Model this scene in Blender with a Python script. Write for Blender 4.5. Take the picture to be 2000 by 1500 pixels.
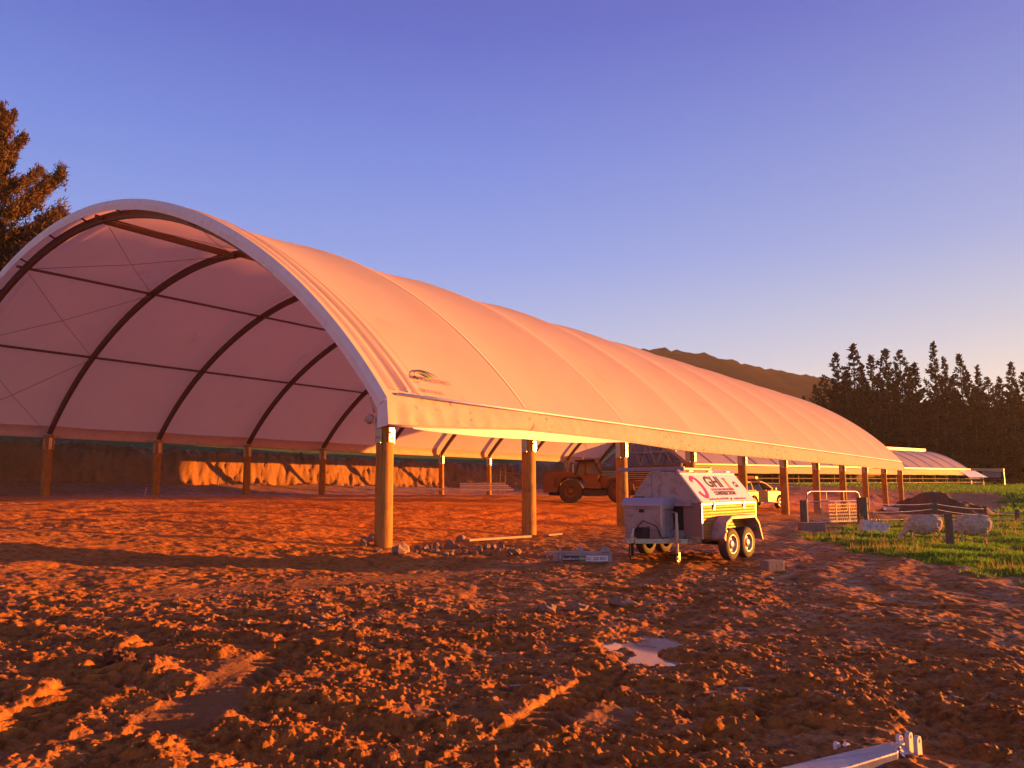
import bpy, math, random
import numpy as np
from mathutils import Matrix, Vector
random.seed(7); RNG = np.random.RandomState(11)
R = math.radians
for o in list(bpy.data.objects): bpy.data.objects.remove(o)
scene = bpy.context.scene

# ---------------------------------------------------------------- camera, sky, sun, exposure
FOC, TH, RO, EYE = 1.00248, 0.12945, -0.00475, 1.55
cam_d = bpy.data.cameras.new("Camera"); cam = bpy.data.objects.new("Camera", cam_d)
scene.collection.objects.link(cam); scene.camera = cam
cam_d.sensor_width = 36; cam_d.lens = 27.0 * FOC; cam_d.clip_start = 0.05; cam_d.clip_end = 6000
cam.matrix_world = Matrix.Translation((0, 0, EYE)) @ Matrix.Rotation(math.pi/2 + TH, 4, 'X') @ Matrix.Rotation(RO, 4, 'Z')
SUN_AZ, SUN_EL = R(73.5), R(3.2)
world = bpy.data.worlds.new("World"); scene.world = world; world.use_nodes = True
nt = world.node_tree; nt.nodes.clear()
def N(t, **k):
    n = nt.nodes.new(t)
    for a, b in k.items(): setattr(n, a, b)
    return n
out = N('ShaderNodeOutputWorld'); bg = N('ShaderNodeBackground'); sky = N('ShaderNodeTexSky')
sky.sky_type = 'NISHITA'; sky.sun_disc = False; sky.sun_elevation = R(5); sky.sun_rotation = SUN_AZ
tc = N('ShaderNodeTexCoord'); sp = N('ShaderNodeSeparateXYZ'); nt.links.new(tc.outputs['Generated'], sp.inputs[0])
# dusk colours by height (violet-blue overhead, pale peach low down), warmer towards the sun's side
rp = N('ShaderNodeValToRGB'); nt.links.new(sp.outputs['Z'], rp.inputs[0])
cr = rp.color_ramp
for i, (p, c) in enumerate([(0.0, (.46, .46, .42)), (.07, (.37, .45, .51)), (.155, (.26, .36, .56)), (.28, (.15, .25, .565)), (.40, (.098, .178, .52)), (.53, (.056, .10, .41)), (.80, (.03, .03, .12))]):
    e = cr.elements[i] if i < 2 else cr.elements.new(p)
    e.position = p; e.color = (*c, 1)
rp2 = N('ShaderNodeValToRGB'); nt.links.new(sp.outputs['Z'], rp2.inputs[0])
cr2 = rp2.color_ramp
for i, (p, c) in enumerate([(0.0, (.66, .54, .36)), (.08, (.44, .48, .40)), (.155, (.32, .41, .45)), (.28, (.17, .27, .48)), (.53, (.06, .105, .39)), (.80, (.03, .03, .12))]):
    e = cr2.elements[i] if i < 2 else cr2.elements.new(p)
    e.position = p; e.color = (*c, 1)
dt = N('ShaderNodeVectorMath', operation='DOT_PRODUCT'); nt.links.new(tc.outputs['Generated'], dt.inputs[0])
dt.inputs[1].default_value = (math.sin(SUN_AZ), math.cos(SUN_AZ), 0)
mr = N('ShaderNodeMapRange'); mr.inputs[1].default_value = 0.25; mr.inputs[2].default_value = 1.0
nt.links.new(dt.outputs['Value'], mr.inputs[0])
mx = N('ShaderNodeMixRGB'); nt.links.new(mr.outputs[0], mx.inputs[0]); nt.links.new(rp.outputs[0], mx.inputs[1]); nt.links.new(rp2.outputs[0], mx.inputs[2])
rp3 = N('ShaderNodeValToRGB'); nt.links.new(sp.outputs['Z'], rp3.inputs[0]); cr3 = rp3.color_ramp  # out-of-view sky opposite the sun, pink added as warm fill
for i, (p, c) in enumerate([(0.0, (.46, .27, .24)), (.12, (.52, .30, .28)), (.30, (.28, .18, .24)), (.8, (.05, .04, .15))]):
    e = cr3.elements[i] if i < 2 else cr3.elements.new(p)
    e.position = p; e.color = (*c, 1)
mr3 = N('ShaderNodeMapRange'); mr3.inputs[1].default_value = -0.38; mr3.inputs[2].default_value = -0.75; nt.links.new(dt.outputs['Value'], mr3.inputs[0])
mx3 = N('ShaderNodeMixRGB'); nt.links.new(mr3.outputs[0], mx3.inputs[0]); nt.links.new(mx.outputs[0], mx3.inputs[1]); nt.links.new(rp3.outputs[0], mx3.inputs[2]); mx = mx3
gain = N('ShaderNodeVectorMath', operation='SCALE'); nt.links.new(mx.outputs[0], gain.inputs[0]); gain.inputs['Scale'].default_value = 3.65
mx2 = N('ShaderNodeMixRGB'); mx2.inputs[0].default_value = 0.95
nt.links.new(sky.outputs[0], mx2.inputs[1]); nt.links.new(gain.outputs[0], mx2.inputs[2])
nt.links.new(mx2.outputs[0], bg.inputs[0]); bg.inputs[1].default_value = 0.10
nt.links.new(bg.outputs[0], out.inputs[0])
sun_d = bpy.data.lights.new("sun", 'SUN'); sun = bpy.data.objects.new("sun", sun_d); scene.collection.objects.link(sun)
sun_d.energy = 5.0; sun_d.angle = R(0.5); sun_d.color = (1.0, 0.34, 0.045)
sdir = Vector((math.sin(SUN_AZ)*math.cos(SUN_EL), math.cos(SUN_AZ)*math.cos(SUN_EL), math.sin(SUN_EL)))
sun.rotation_euler = sdir.to_track_quat('Z', 'Y').to_euler()
scene.view_settings.view_transform = 'Standard'; scene.view_settings.look = 'None'
scene.view_settings.exposure = 2.0; scene.view_settings.gamma = 1
scene.cycles.max_bounces = 7; scene.cycles.volume_bounces = 0

# ---------------------------------------------------------------- materials
MATS = {}
def mat(name, col, rough=.6, metal=0., noise=None, bump=0., bscale=20., trans=None, spec=.5, stretch=None, emis=None):
    """col: base; noise=(col2, scale, contrast): second colour mixed by noise"""
    m = bpy.data.materials.new(name); m.use_nodes = True; t = m.node_tree; b = t.nodes['Principled BSDF']
    b.inputs['Base Color'].default_value = (*col, 1); b.inputs['Roughness'].default_value = rough; b.inputs['Metallic'].default_value = metal
    b.inputs['Specular IOR Level'].default_value = spec
    co = t.nodes.new('ShaderNodeTexCoord'); mp = t.nodes.new('ShaderNodeMapping'); t.links.new(co.outputs['Object'], mp.inputs[0])
    if stretch: mp.inputs['Scale'].default_value = stretch
    colsock = None
    if noise:
        c2, sc, ct = noise
        n = t.nodes.new('ShaderNodeTexNoise'); n.inputs['Scale'].default_value = sc; n.inputs['Detail'].default_value = 6; n.inputs['Roughness'].default_value = .65
        t.links.new(mp.outputs[0], n.inputs[0])
        r = t.nodes.new('ShaderNodeMapRange'); r.inputs[1].default_value = .5-.5/ct; r.inputs[2].default_value = .5+.5/ct; t.links.new(n.outputs[0], r.inputs[0])
        x = t.nodes.new('ShaderNodeMixRGB'); x.inputs[1].default_value = (*col, 1); x.inputs[2].default_value = (*c2, 1); t.links.new(r.outputs[0], x.inputs[0])
        t.links.new(x.outputs[0], b.inputs['Base Color']); colsock = x.outputs[0]
    if bump:
        n = t.nodes.new('ShaderNodeTexNoise'); n.inputs['Scale'].default_value = bscale; n.inputs['Detail'].default_value = 5
        t.links.new(mp.outputs[0], n.inputs[0]); bp = t.nodes.new('ShaderNodeBump'); bp.inputs['Strength'].default_value = bump; bp.inputs['Distance'].default_value = .02
        t.links.new(n.outputs[0], bp.inputs['Height']); t.links.new(bp.outputs[0], b.inputs['Normal'])
    if trans:
        tr = t.nodes.new('ShaderNodeBsdfTranslucent'); tr.inputs[0].default_value = (*trans[0], 1)
        ms = t.nodes.new('ShaderNodeMixShader'); ms.inputs[0].default_value = trans[1]
        o = t.nodes['Material Output']; t.links.new(b.outputs[0], ms.inputs[1]); t.links.new(tr.outputs[0], ms.inputs[2]); t.links.new(ms.outputs[0], o.inputs[0])
    if emis: b.inputs['Emission Color'].default_value = (*emis[0], 1); b.inputs['Emission Strength'].default_value = emis[1]
    MATS[name] = m; return m
M_fab = mat('pvc_fabric', (.90, .80, .68), .55, noise=((.84, .73, .60), .5, 3), bump=.6, bscale=1.2, trans=((1, .56, .42), .52), spec=.3)
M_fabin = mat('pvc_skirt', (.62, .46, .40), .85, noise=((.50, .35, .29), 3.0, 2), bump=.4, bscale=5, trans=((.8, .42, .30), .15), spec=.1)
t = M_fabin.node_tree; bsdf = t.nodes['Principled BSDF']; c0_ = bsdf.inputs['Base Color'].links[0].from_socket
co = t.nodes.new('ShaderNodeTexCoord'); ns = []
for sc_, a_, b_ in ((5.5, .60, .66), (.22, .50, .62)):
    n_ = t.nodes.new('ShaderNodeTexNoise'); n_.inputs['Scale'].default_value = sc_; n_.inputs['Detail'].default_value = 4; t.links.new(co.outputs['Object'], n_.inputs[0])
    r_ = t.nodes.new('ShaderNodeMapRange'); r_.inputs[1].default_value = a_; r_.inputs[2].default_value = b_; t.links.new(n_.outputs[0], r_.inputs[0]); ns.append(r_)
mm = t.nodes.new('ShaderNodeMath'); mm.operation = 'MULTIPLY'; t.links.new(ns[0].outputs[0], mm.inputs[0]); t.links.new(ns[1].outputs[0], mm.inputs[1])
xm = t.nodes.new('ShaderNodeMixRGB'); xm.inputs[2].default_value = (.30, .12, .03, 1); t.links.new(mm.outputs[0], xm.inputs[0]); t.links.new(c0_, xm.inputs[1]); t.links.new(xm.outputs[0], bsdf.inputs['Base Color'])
M_glowflap = mat('hem_glow_fabric', (.92, .86, .62), .35, trans=((1, .85, .4), .2))  # yellow tint imitates the golden glow under the near eave
M_seam = mat('weld_seam', (.95, .78, .66), .5, trans=((.95, .5, .35), .15))
M_white = mat('white_flap', (.82, .78, .84), .5, noise=((.70, .66, .72), 4, 2), bump=.2, bscale=6)
M_steel = mat('painted_steel', (.09, .05, .045), .5, noise=((.13, .07, .05), 6, 2))
M_steel2 = mat('galv_steel', (.50, .47, .46), .35, .85, noise=((.35, .32, .30), 12, 2))
M_pole = mat('pole_timber', (.54, .25, .04), .85, noise=((.24, .095, .018), 3, 2.4), bump=.45, bscale=2.5, stretch=(6, 6, .5))
M_pole2 = mat('old_timber', (.22, .15, .10), .85, noise=((.12, .08, .05), 5, 2), bump=.25, bscale=2.5, stretch=(5, 5, .6))
M_plank = mat('pale_timber', (.45, .30, .18), .8, noise=((.30, .18, .10), 5, 2), bump=.3)
M_alu = mat('aluminium', (.62, .58, .62), .42, .75, noise=((.50, .46, .50), 2.5, 2.5))
M_alup = mat('aluminium_dull', (.46, .36, .38), .55, .35, noise=((.38, .29, .30), 3, 2.5), bump=.1, bscale=8)
M_dark = mat('dark_metal', (.04, .03, .03), .5, .4)
M_black = mat('black_rubber', (.035, .028, .026), .8, noise=((.10, .06, .04), 9, 2), bump=.3, bscale=30)
M_rim = mat('wheel_rim', (.55, .46, .36), .4, .5)
M_sign = mat('sign_white', (.86, .78, .78), .35)
M_magenta = mat('sign_magenta', (.50, .03, .18), .4)
M_text = mat('sign_dark', (.08, .035, .03), .5)
M_textl = mat('sign_pale_text', (.45, .22, .15), .5)
M_orange = mat('sign_orange', (.75, .25, .03), .5)
M_green = mat('sign_green', (.16, .30, .05), .5)
M_stone = mat('stone', (.32, .20, .14), .8, noise=((.20, .10, .05), 7, 2), bump=.5, bscale=15)
M_conc = mat('concrete', (.34, .24, .19), .85, noise=((.24, .15, .11), 6, 2), bump=.4, bscale=20)
M_poly = mat('white_box_paint', (.80, .74, .78), .6, noise=((.45, .36, .34), 8, 3), bump=.2)
M_glass = mat('dark_glass', (.02, .02, .025), .08)
M_car = mat('car_paint', (.42, .20, .045), .4, .1)
M_amber = mat('amber_plastic', (.85, .50, .10), .4)
M_red = mat('tail_light', (.5, .03, .02), .25)
M_tele = mat('loader_paint', (.18, .075, .018), .5, noise=((.11, .045, .012), 2.5, 2), bump=.1)
M_boom = mat('grey_blue_paint', (.26, .27, .42), .40, .25, noise=((.14, .13, .22), 3, 1.8), bump=.25, bscale=9)
M_sheep = mat('wool', (.74, .54, .40), .95, noise=((.34, .22, .15), 9, 2.5), bump=.8, bscale=30)
M_bark = mat('bark', (.13, .07, .05), .9, noise=((.06, .035, .03), 4, 2), bump=.5)
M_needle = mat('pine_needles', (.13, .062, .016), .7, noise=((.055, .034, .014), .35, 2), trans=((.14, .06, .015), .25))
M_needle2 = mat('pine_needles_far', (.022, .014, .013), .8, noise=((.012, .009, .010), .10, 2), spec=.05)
M_roof2 = mat('shed_roof_film', (.62, .46, .42), .5, noise=((.50, .35, .31), .35, 2), trans=((.7, .45, .45), .25))
M_curt = mat('side_curtain', (.62, .46, .26), .5, noise=((.52, .38, .20), 2, 2))
M_gras = mat('grass_blades', (.095, .19, .012), .7, noise=((.20, .23, .022), .35, 2.2), trans=((.18, .42, .02), .35))
M_dry = mat('dry_stalks', (.30, .30, .06), .8, trans=((.5, .3, .08), .3))

def add_dirt(m, col, scale, lo, hi, amount=1.):
    t = m.node_tree; b = t.nodes['Principled BSDF']; sock = b.inputs['Base Color']; co = t.nodes.new('ShaderNodeTexCoord')
    n = t.nodes.new('ShaderNodeTexNoise'); n.inputs['Scale'].default_value = scale; n.inputs['Detail'].default_value = 8; n.inputs['Roughness'].default_value = .7; t.links.new(co.outputs['Object'], n.inputs[0])
    r_ = t.nodes.new('ShaderNodeMapRange'); r_.inputs[1].default_value = lo; r_.inputs[2].default_value = hi; r_.inputs[4].default_value = amount; t.links.new(n.outputs[0], r_.inputs[0])
    x = t.nodes.new('ShaderNodeMixRGB'); x.inputs[2].default_value = (*col, 1); t.links.new(r_.outputs[0], x.inputs[0])
    if sock.links: t.links.new(sock.links[0].from_socket, x.inputs[1])
    else: x.inputs[1].default_value = tuple(sock.default_value)
    t.links.new(x.outputs[0], sock)
for m_, sc_, a_, b_, k_ in ((M_alup, 6, .52, .68, .7), (M_car, 2.5, .50, .66, .6), (M_sign, 9, .62, .72, .35), (M_fab, .45, .60, .72, .35), (M_tele, 2, .5, .65, .6), (M_rim, 20, .5, .6, .5), (M_white, 1.5, .60, .70, .3), (M_boom, 8, .58, .68, .6), (M_pole, 2.5, .52, .66, .7)):
    add_dirt(m_, (.20, .08, .025), sc_, a_, b_, k_)

# ---------------------------------------------------------------- mesh helpers
class MB:
    def __init__(s): s.v = []; s.f = []; s.mi = []
    def add(s, vs, fs, mi=0):
        n = len(s.v); s.v += [tuple(v) for v in vs]; s.f += [tuple(i+n for i in f) for f in fs]; s.mi += [mi]*len(fs); return s
    def box(s, a, b, mi=0, M=None):
        x0, y0, z0 = [min(p, q) for p, q in zip(a, b)]; x1, y1, z1 = [max(p, q) for p, q in zip(a, b)]
        vs = [Vector(p) for p in [(x0,y0,z0),(x1,y0,z0),(x1,y1,z0),(x0,y1,z0),(x0,y0,z1),(x1,y0,z1),(x1,y1,z1),(x0,y1,z1)]]
        if M: vs = [M @ v for v in vs]
        return s.add(vs, [(0,3,2,1),(4,5,6,7),(0,1,5,4),(1,2,6,5),(2,3,7,6),(3,0,4,7)], mi)
    def bar(s, p, q, w, h=None, mi=0, up=(0,0,1)):
        h = h or w; p, q = Vector(p), Vector(q); d = (q-p); L = d.length; d = d/L
        u = Vector(up)
        if abs(d.dot(u)) > .98: u = Vector((1,0,0))
        sx = d.cross(u).normalized(); sz = sx.cross(d)
        vs = []
        for e in (p, q):
            for a, b in ((-1,-1),(1,-1),(1,1),(-1,1)): vs.append(e + sx*a*w/2 + sz*b*h/2)
        return s.add(vs, [(0,1,2,3),(7,6,5,4),(0,4,5,1),(1,5,6,2),(2,6,7,3),(3,7,4,0)], mi)
    def tube(s, pts, r, n=8, mi=0, cap=True):
        pts = [Vector(p) for p in pts]; rs = r if isinstance(r, (list, tuple)) else [r]*len(pts); vs = []
        for i, p in enumerate(pts):
            d = (pts[min(i+1, len(pts)-1)] - pts[max(i-1, 0)]).normalized()
            u = Vector((0,0,1)) if abs(d.z) < .9 else Vector((1,0,0))
            a = d.cross(u).normalized(); b = a.cross(d)
            vs += [p + (a*math.cos(k*2*math.pi/n) + b*math.sin(k*2*math.pi/n))*rs[i] for k in range(n)]
        fs = [(i*n+k, i*n+(k+1) % n, (i+1)*n+(k+1) % n, (i+1)*n+k) for i in range(len(pts)-1) for k in range(n)]
        if cap: fs += [tuple(range(n-1, -1, -1)), tuple((len(pts)-1)*n+k for k in range(n))]
        return s.add(vs, fs, mi)
    def prism(s, poly, y0, y1, mi=0, M=None, axis='y', y0b=None):
        """poly in (x,z), extruded along y"""
        n = len(poly)
        if axis == 'y': vs = [Vector((x, y0, z)) for x, z in poly] + [Vector((x, y1, z)) for x, z in poly]
        elif axis == 'x': vs = [Vector((y0, x, z)) for x, z in poly] + [Vector((y1, x, z)) for x, z in poly]
        else: vs = [Vector((x, z, y0)) for x, z in poly] + [Vector((x, z, y1)) for x, z in poly]
        if M: vs = [M @ v for v in vs]
        return s.add(vs, [tuple(range(n)), tuple(range(2*n-1, n-1, -1))] + [(i, i+n, (i+1) % n+n, (i+1) % n) for i in range(n)], mi)
    def lathe(s, prof, c, axis=(0,1,0), n=24, mi=0):
        """prof: (radius, along)"""
        ax = Vector(axis).normalized(); u = Vector((0,0,1)) if abs(ax.z) < .9 else Vector((1,0,0))
        a = ax.cross(u).normalized(); b = a.cross(ax); c = Vector(c); vs = []
        for r, t in prof: vs += [c + ax*t + (a*math.cos(k*2*math.pi/n) + b*math.sin(k*2*math.pi/n))*r for k in range(n)]
        m = len(prof)
        return s.add(vs, [(i*n+k, i*n+(k+1) % n, (i+1)*n+(k+1) % n, (i+1)*n+k) for i in range(m-1) for k in range(n)], mi)
    def build(s, name, m, parent=None, smooth=False, bevel=0, loc=None, recalc=True):
        me = bpy.data.meshes.new(name); me.from_pydata(s.v, [], s.f)
        for x in (m if isinstance(m, (list, tuple)) else [m]): me.materials.append(x)
        if any(s.mi): me.polygons.foreach_set('material_index', s.mi)
        if recalc and len(s.f) < 60000:
            import bmesh
            b = bmesh.new(); b.from_mesh(me); bmesh.ops.recalc_face_normals(b, faces=b.faces); b.to_mesh(me); b.free()
        if smooth: me.polygons.foreach_set('use_smooth', [True]*len(me.polygons))
        me.update()
        o = bpy.data.objects.new(name, me); scene.collection.objects.link(o)
        if parent: o.parent = parent
        if loc is not None: o.location = loc
        if bevel:
            bv = o.modifiers.new('bevel', 'BEVEL'); bv.width = bevel; bv.segments = 2; bv.limit_method = 'ANGLE'
        return o
def tag(o, label=None, cat=None, group=None, kind=None):
    for k, v in (('label', label), ('category', cat), ('group', group), ('kind', kind)):
        if v: o[k] = v
    return o
def thing(name, label, cat, loc=(0,0,0), rz=0, group=None):
    o = bpy.data.objects.new(name, None); scene.collection.objects.link(o); o.empty_display_size = .3
    o.location = loc; o.rotation_euler = (0,0,rz); return tag(o, label, cat, group)
def copy_tree(o, parent=None):
    c = o.copy(); scene.collection.objects.link(c)
    if parent: c.parent = parent
    for ch in list(o.children): copy_tree(ch, c)
    return c
def text(body, name, m, parent, size, M, align='LEFT', bold=0., xs=1.):
    cu = bpy.data.curves.new(name, 'FONT'); cu.body = body; cu.size = size; cu.align_x = align; cu.offset = bold; cu.extrude = .002; cu.resolution_u = 3
    t = bpy.data.objects.new(name, cu); scene.collection.objects.link(t)
    me = bpy.data.meshes.new_from_object(t.evaluated_get(bpy.context.evaluated_depsgraph_get()))
    bpy.data.objects.remove(t); me.transform(M @ Matrix.Diagonal((xs,1,1,1))); me.materials.clear(); me.materials.append(m)
    o = bpy.data.objects.new(name, me); scene.collection.objects.link(o); o.parent = parent; return o

# ---------------------------------------------------------------- numpy noise
def _h(ix, iy, s):
    x = (ix.astype(np.int64)*374761393 + iy.astype(np.int64)*668265263 + s*1442695041) & 0xffffffff
    x = ((x ^ (x >> 13))*1274126177) & 0xffffffff
    return ((x ^ (x >> 16)) & 0xffffff)/float(0xffffff)
def vnoise(x, y, s=0):
    ix, iy = np.floor(x), np.floor(y); fx, fy = x-ix, y-iy
    fx = fx*fx*fx*(fx*(fx*6-15)+10); fy = fy*fy*fy*(fy*(fy*6-15)+10)
    a, b, c, d = _h(ix, iy, s), _h(ix+1, iy, s), _h(ix, iy+1, s), _h(ix+1, iy+1, s)
    return (a*(1-fx)+b*fx)*(1-fy) + (c*(1-fx)+d*fx)*fy
def clods(x, y, s, dens=.6):
    ix, iy = np.floor(x), np.floor(y); out = np.zeros_like(x)
    for dx in (-1, 0, 1):
        for dy in (-1, 0, 1):
            cx, cy = ix+dx, iy+dy
            px = cx+.15+.7*_h(cx, cy, s); py = cy+.15+.7*_h(cx, cy, s+1); k = _h(cx, cy, s+2); sz = .25+.45*_h(cx, cy, s+3)
            an = _h(cx, cy, s+4)*3.14; ux, uy = x-px, y-py
            a = ux*np.cos(an)+uy*np.sin(an); b = (-ux*np.sin(an)+uy*np.cos(an))*1.6
            d = np.sqrt(a*a+b*b)/sz
            hgt = np.where(k < dens, np.sqrt(np.clip(1-d*d, 0, 1))*sz*(.38+.6*_h(cx, cy, s+5)), 0)
            out = np.maximum(out, hgt)
    return out
def smooth(a, b, x): t = np.clip((x-a)/(b-a), 0, 1); return t*t*(3-2*t)

# ---------------------------------------------------------------- shelter frame of reference and ground heights
AZ, X0, Y0, ZT = 0.63257, -3.48307, 19.41605, 1.92255+EYE
WID, BAY, TILT, LS, RISE, SHP, OVH, OFF = 33.59819, 6.39385, 0.03206, -0.00478, 8.07746, -0.11579, 0.46928, 0.4263
SA, CA = math.sin(AZ), math.cos(AZ)
def SS(n): return (n-1)*BAY + (0.57 if n == 1 else 0) + .06049*(n-1)**2
def sux(s, u): return X0+s*SA-u*CA, Y0+s*CA+u*SA
def to_su(X, Y): dx, dy = X-X0, Y-Y0; return dx*SA+dy*CA, -dx*CA+dy*SA
def zbase(X, Y):
    X = np.asarray(X, float); Y = np.asarray(Y, float); s, u = to_su(X, Y)
    zn = np.interp(s, [-60, -10, 0, 10, 20, 33, 48, 60, 70, 82, 110, 150, 300, 900], [.15, .03, 0, -.06, -.16, -.32, -.54, -.68, -.45, .35, .6, .8, 2.0, 8])
    up = np.clip(u, 0, 33.6)
    cross = 1.04*(1-np.exp(-up/9))/(1-math.exp(-33.6/9))
    ext = np.interp(u, [33.6, 38, 44, 50, 53.0, 60, 120, 400], [0, .1, .55, .85, 4.0, 5.0, 9, 20])
    wob = 1.4*(vnoise(s*.09+3, u*.0+2, 5)-.5)
    ext = np.interp(u+wob*.9, [33.6, 36, 39, 40.6, 42.4, 47, 60, 90, 120, 200, 400], [0, .2, .7, .85, 3.3, 3.7, 5.0, 9.5, 14, 26, 45])
    left = .05*np.clip(-X-.5, 0, 8)*(1-smooth(12, 20, Y))
    right = 0
    return zn+cross+ext+left+right
def ray(x, y):
    uu = (x-1000)/(1500*FOC); vv = (750-y)/(1500*FOC); c, s = math.cos(RO), math.sin(RO)
    u = c*uu-s*vv; v = s*uu+c*vv
    return Vector((u, math.cos(TH)-v*math.sin(TH), math.sin(TH)+v*math.cos(TH)))
def at(x, y, Y): d = ray(x, y); return d*(Y/d.y)+Vector((0, 0, EYE))
def G(x, y):
    d = ray(x, y); t = np.concatenate([np.arange(2, 60, .02), np.arange(60, 400, .2)])/d.y
    z = EYE+d.z*t; g = zbase(d.x*t, d.y*t); k = np.argmax(z <= g)
    return Vector((d.x*t[k], d.y*t[k], float(g[k])))
def gz(X, Y): return float(zbase(X, Y))
PUD = [(G(1235, 1262), .62, .50, .30), (G(1300, 1288), .30, .24, .15), (G(1405, 1292), .24, .12, .05), (G(1030, 1331), .14, .06, .1), (G(1450, 1337), .12, .05, 0),
       (G(1385, 1178), .28, .16, 0), (G(1560, 1165), .5, .13, 0), (G(1710, 1162), .4, .10, 0)]
def trackmask(X, Y):
    m = np.zeros_like(X)
    for (x0, y0, x1, y1, w) in [(330, 1160, 1150, 1090, .55), (330, 1420, 500, 1300, .25), (860, 1400, 1200, 1390, .2)]:
        a, b = G(x0, y0), G(x1, y1); d = b-a; L2 = d.x*d.x+d.y*d.y
        t = np.clip(((X-a.x)*d.x+(Y-a.y)*d.y)/L2, 0, 1); q = np.hypot(X-a.x-t*d.x, Y-a.y-t*d.y)
        m = np.maximum(m, 1-smooth(w*.5, w, q+.25*(vnoise(X*3, Y*3, 9)-.5)))
    return m
TREADS = [(-120, 1500, 330, 1255, .24, .8), (40, 1560, 560, 1290, .24, .8), (880, 1520, 1190, 1330, .20, .8), (1330, 1400, 2050, 1330, .2, .8), (1150, 1150, 1900, 1190, .22, .8)]
def grass_edge(Y): return np.interp(Y, [0, 12, 18, 24, 31, 40, 50, 60, 80, 100], [9.4, 8.4, 8.1, 8.9, 13.2, 20, 31, 38, 50, 60])
def grassmask(X, Y):
    s, u = to_su(X, Y); e = grass_edge(Y)+1.6*(vnoise(X*.8, Y*.8, 21)-.5)+.8*(vnoise(X*3, Y*3, 22)-.5)
    m = smooth(-.15, .35, X-e)
    m = np.maximum(m, smooth(80, 86, s)*smooth(-2, 2, 60-u)*(.6+.4*(u > 30)))
    m = np.maximum(m, smooth(45, 49, u)*.9)
    mound = 1-smooth(3.0, 4.6, np.hypot((X-28.2)/1.3, (Y-52)/1.1)); m = m*(1-mound)
    return m
def zfull(X, Y, sp):
    """sp: local mesh spacing"""
    X = np.asarray(X, float); Y = np.asarray(Y, float); sp = np.asarray(sp, float)
    z = zbase(X, Y); s, u = to_su(X, Y); g = grassmask(X, Y); tr = trackmask(X, Y)
    for (p, a, b, q) in PUD[:5]:
        z = z+.10*np.exp(-((X-p.x)/a)**2-((Y-p.y)/b)**2)*np.clip(vnoise(X*6.5, Y*6.5, 64)-.52, 0, 1)*1.6
        d2 = ((X-p.x)/a)**2+((Y-p.y)/b)**2; z = z-.10*np.exp(-d2*1.0)
    inside = smooth(-3, 1, u)*smooth(2, -1, np.clip(u-40, 0, None))
    rough = (1-.85*g)*(1-.7*tr)*(1-.1*inside)*np.where(u > 38, 1.8, 1.0)*.88
    for (p, a, b, q) in PUD[:5]: rough = rough*(1-.62*np.exp(-(((X-p.x)/a)**2+((Y-p.y)/b)**2)*.8))
    rough = rough*(1-.9*np.exp(-((X-2.0)/.7)**2-((Y-4.6)/.5)**2))
    rough *= .55+.9*smooth(.3, .7, vnoise(X*.35+7, Y*.35, 31))
    lw = lambda lam: np.clip((lam/sp-1.3)/1.5, 0, 1)
    dz = (vnoise(X*.45, Y*.45, 1)-.5)*.08 + (vnoise(X*1.1, Y*1.1, 2)-.5)*.055*(1-.5*g)
    # dragged wheel ruts running across the yard
    t = X*.92-Y*.38 + .8*vnoise(X*.3, Y*.3, 77); dz += .022*np.sin(t*5.2)*smooth(.45, .7, vnoise(X*.25, Y*.25, 78))*(1-g)*lw(1.)
    near_l = smooth(1.5, -1.5, X)*smooth(11, 7, Y)
    tt = (X*.35+Y*.94)*9.5+1.2*vnoise(X*2, Y*2, 79); dz += .034*near_l*np.clip(np.sin(tt), -.3, 1)*smooth(.35, .6, vnoise(X*.8, Y*.8, 80))*(1-tr)
    for (x0, y0, x1, y1, w, sl) in TREADS:
        a, b = G(x0, y0), G(x1, y1); dx_, dy_ = b.x-a.x, b.y-a.y; L_ = math.hypot(dx_, dy_); dx_ /= L_; dy_ /= L_
        t = (X-a.x)*dx_+(Y-a.y)*dy_; q = -(X-a.x)*dy_+(Y-a.y)*dx_ + .12*(vnoise(X*.7, Y*.7, 61)-.5)
        m = smooth(-.3, .2, t)*smooth(L_+.3, L_-.2, t)*(1-smooth(w*.8, w, np.abs(q)))*smooth(.25, .45, vnoise(X*1.3, Y*1.3, 62))
        dz = dz+m*(-.035+.022*np.clip(np.sin((t+sl*np.abs(q))*2*math.pi/.17)*1.6, -1, 1)*lw(.17))+.012*np.exp(-((np.abs(q)-w*1.12)/.07)**2)*(m*0+smooth(-.3, .2, t)*smooth(L_+.3, L_-.2, t)); rough = rough*(1-.75*m)
    for lam, amp, sd in ((.55, .025, 40), (.27, .06, 50), (.15, .125, 60), (.085, .27, 70), (.05, .36, 75), (.03, .36, 76)):
        wx = X+.35*lam*(vnoise(X/lam*2.3, Y/lam*2.3, sd+9)-.5)*2; wy = Y+.35*lam*(vnoise(X/lam*2.3+9, Y/lam*2.3, sd+8)-.5)*2
        dens = (.20 if lam > .2 else .34)+.45*smooth(.3, .7, vnoise(X*.9, Y*.9, sd+3))
        dz += clods(wx/lam, wy/lam, sd, dens)*lam*amp*rough*lw(lam)*1.5
    for lam, amp in ((.25, .018), (.12, .012), (.06, .010), (.03, .006)):
        dz += (vnoise(X/lam, Y/lam, int(lam*1000))-.5)*amp*2*lw(lam)*(1-.8*tr)*(1-.5*g)
    dz += g*(vnoise(X/.7, Y/.7, 90)-.5)*.16*lw(.7)
    face = smooth(39.5, 40.8, u)*smooth(47, 43.5, u)
    dz += face*((vnoise(s*.5, u*1.2, 91)-.5)*.7+(vnoise(s*2.6, u*4, 92)-.5)*.45+(vnoise(s*7, u*11, 93)-.5)*.15)
    return z+dz, g, tr

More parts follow.
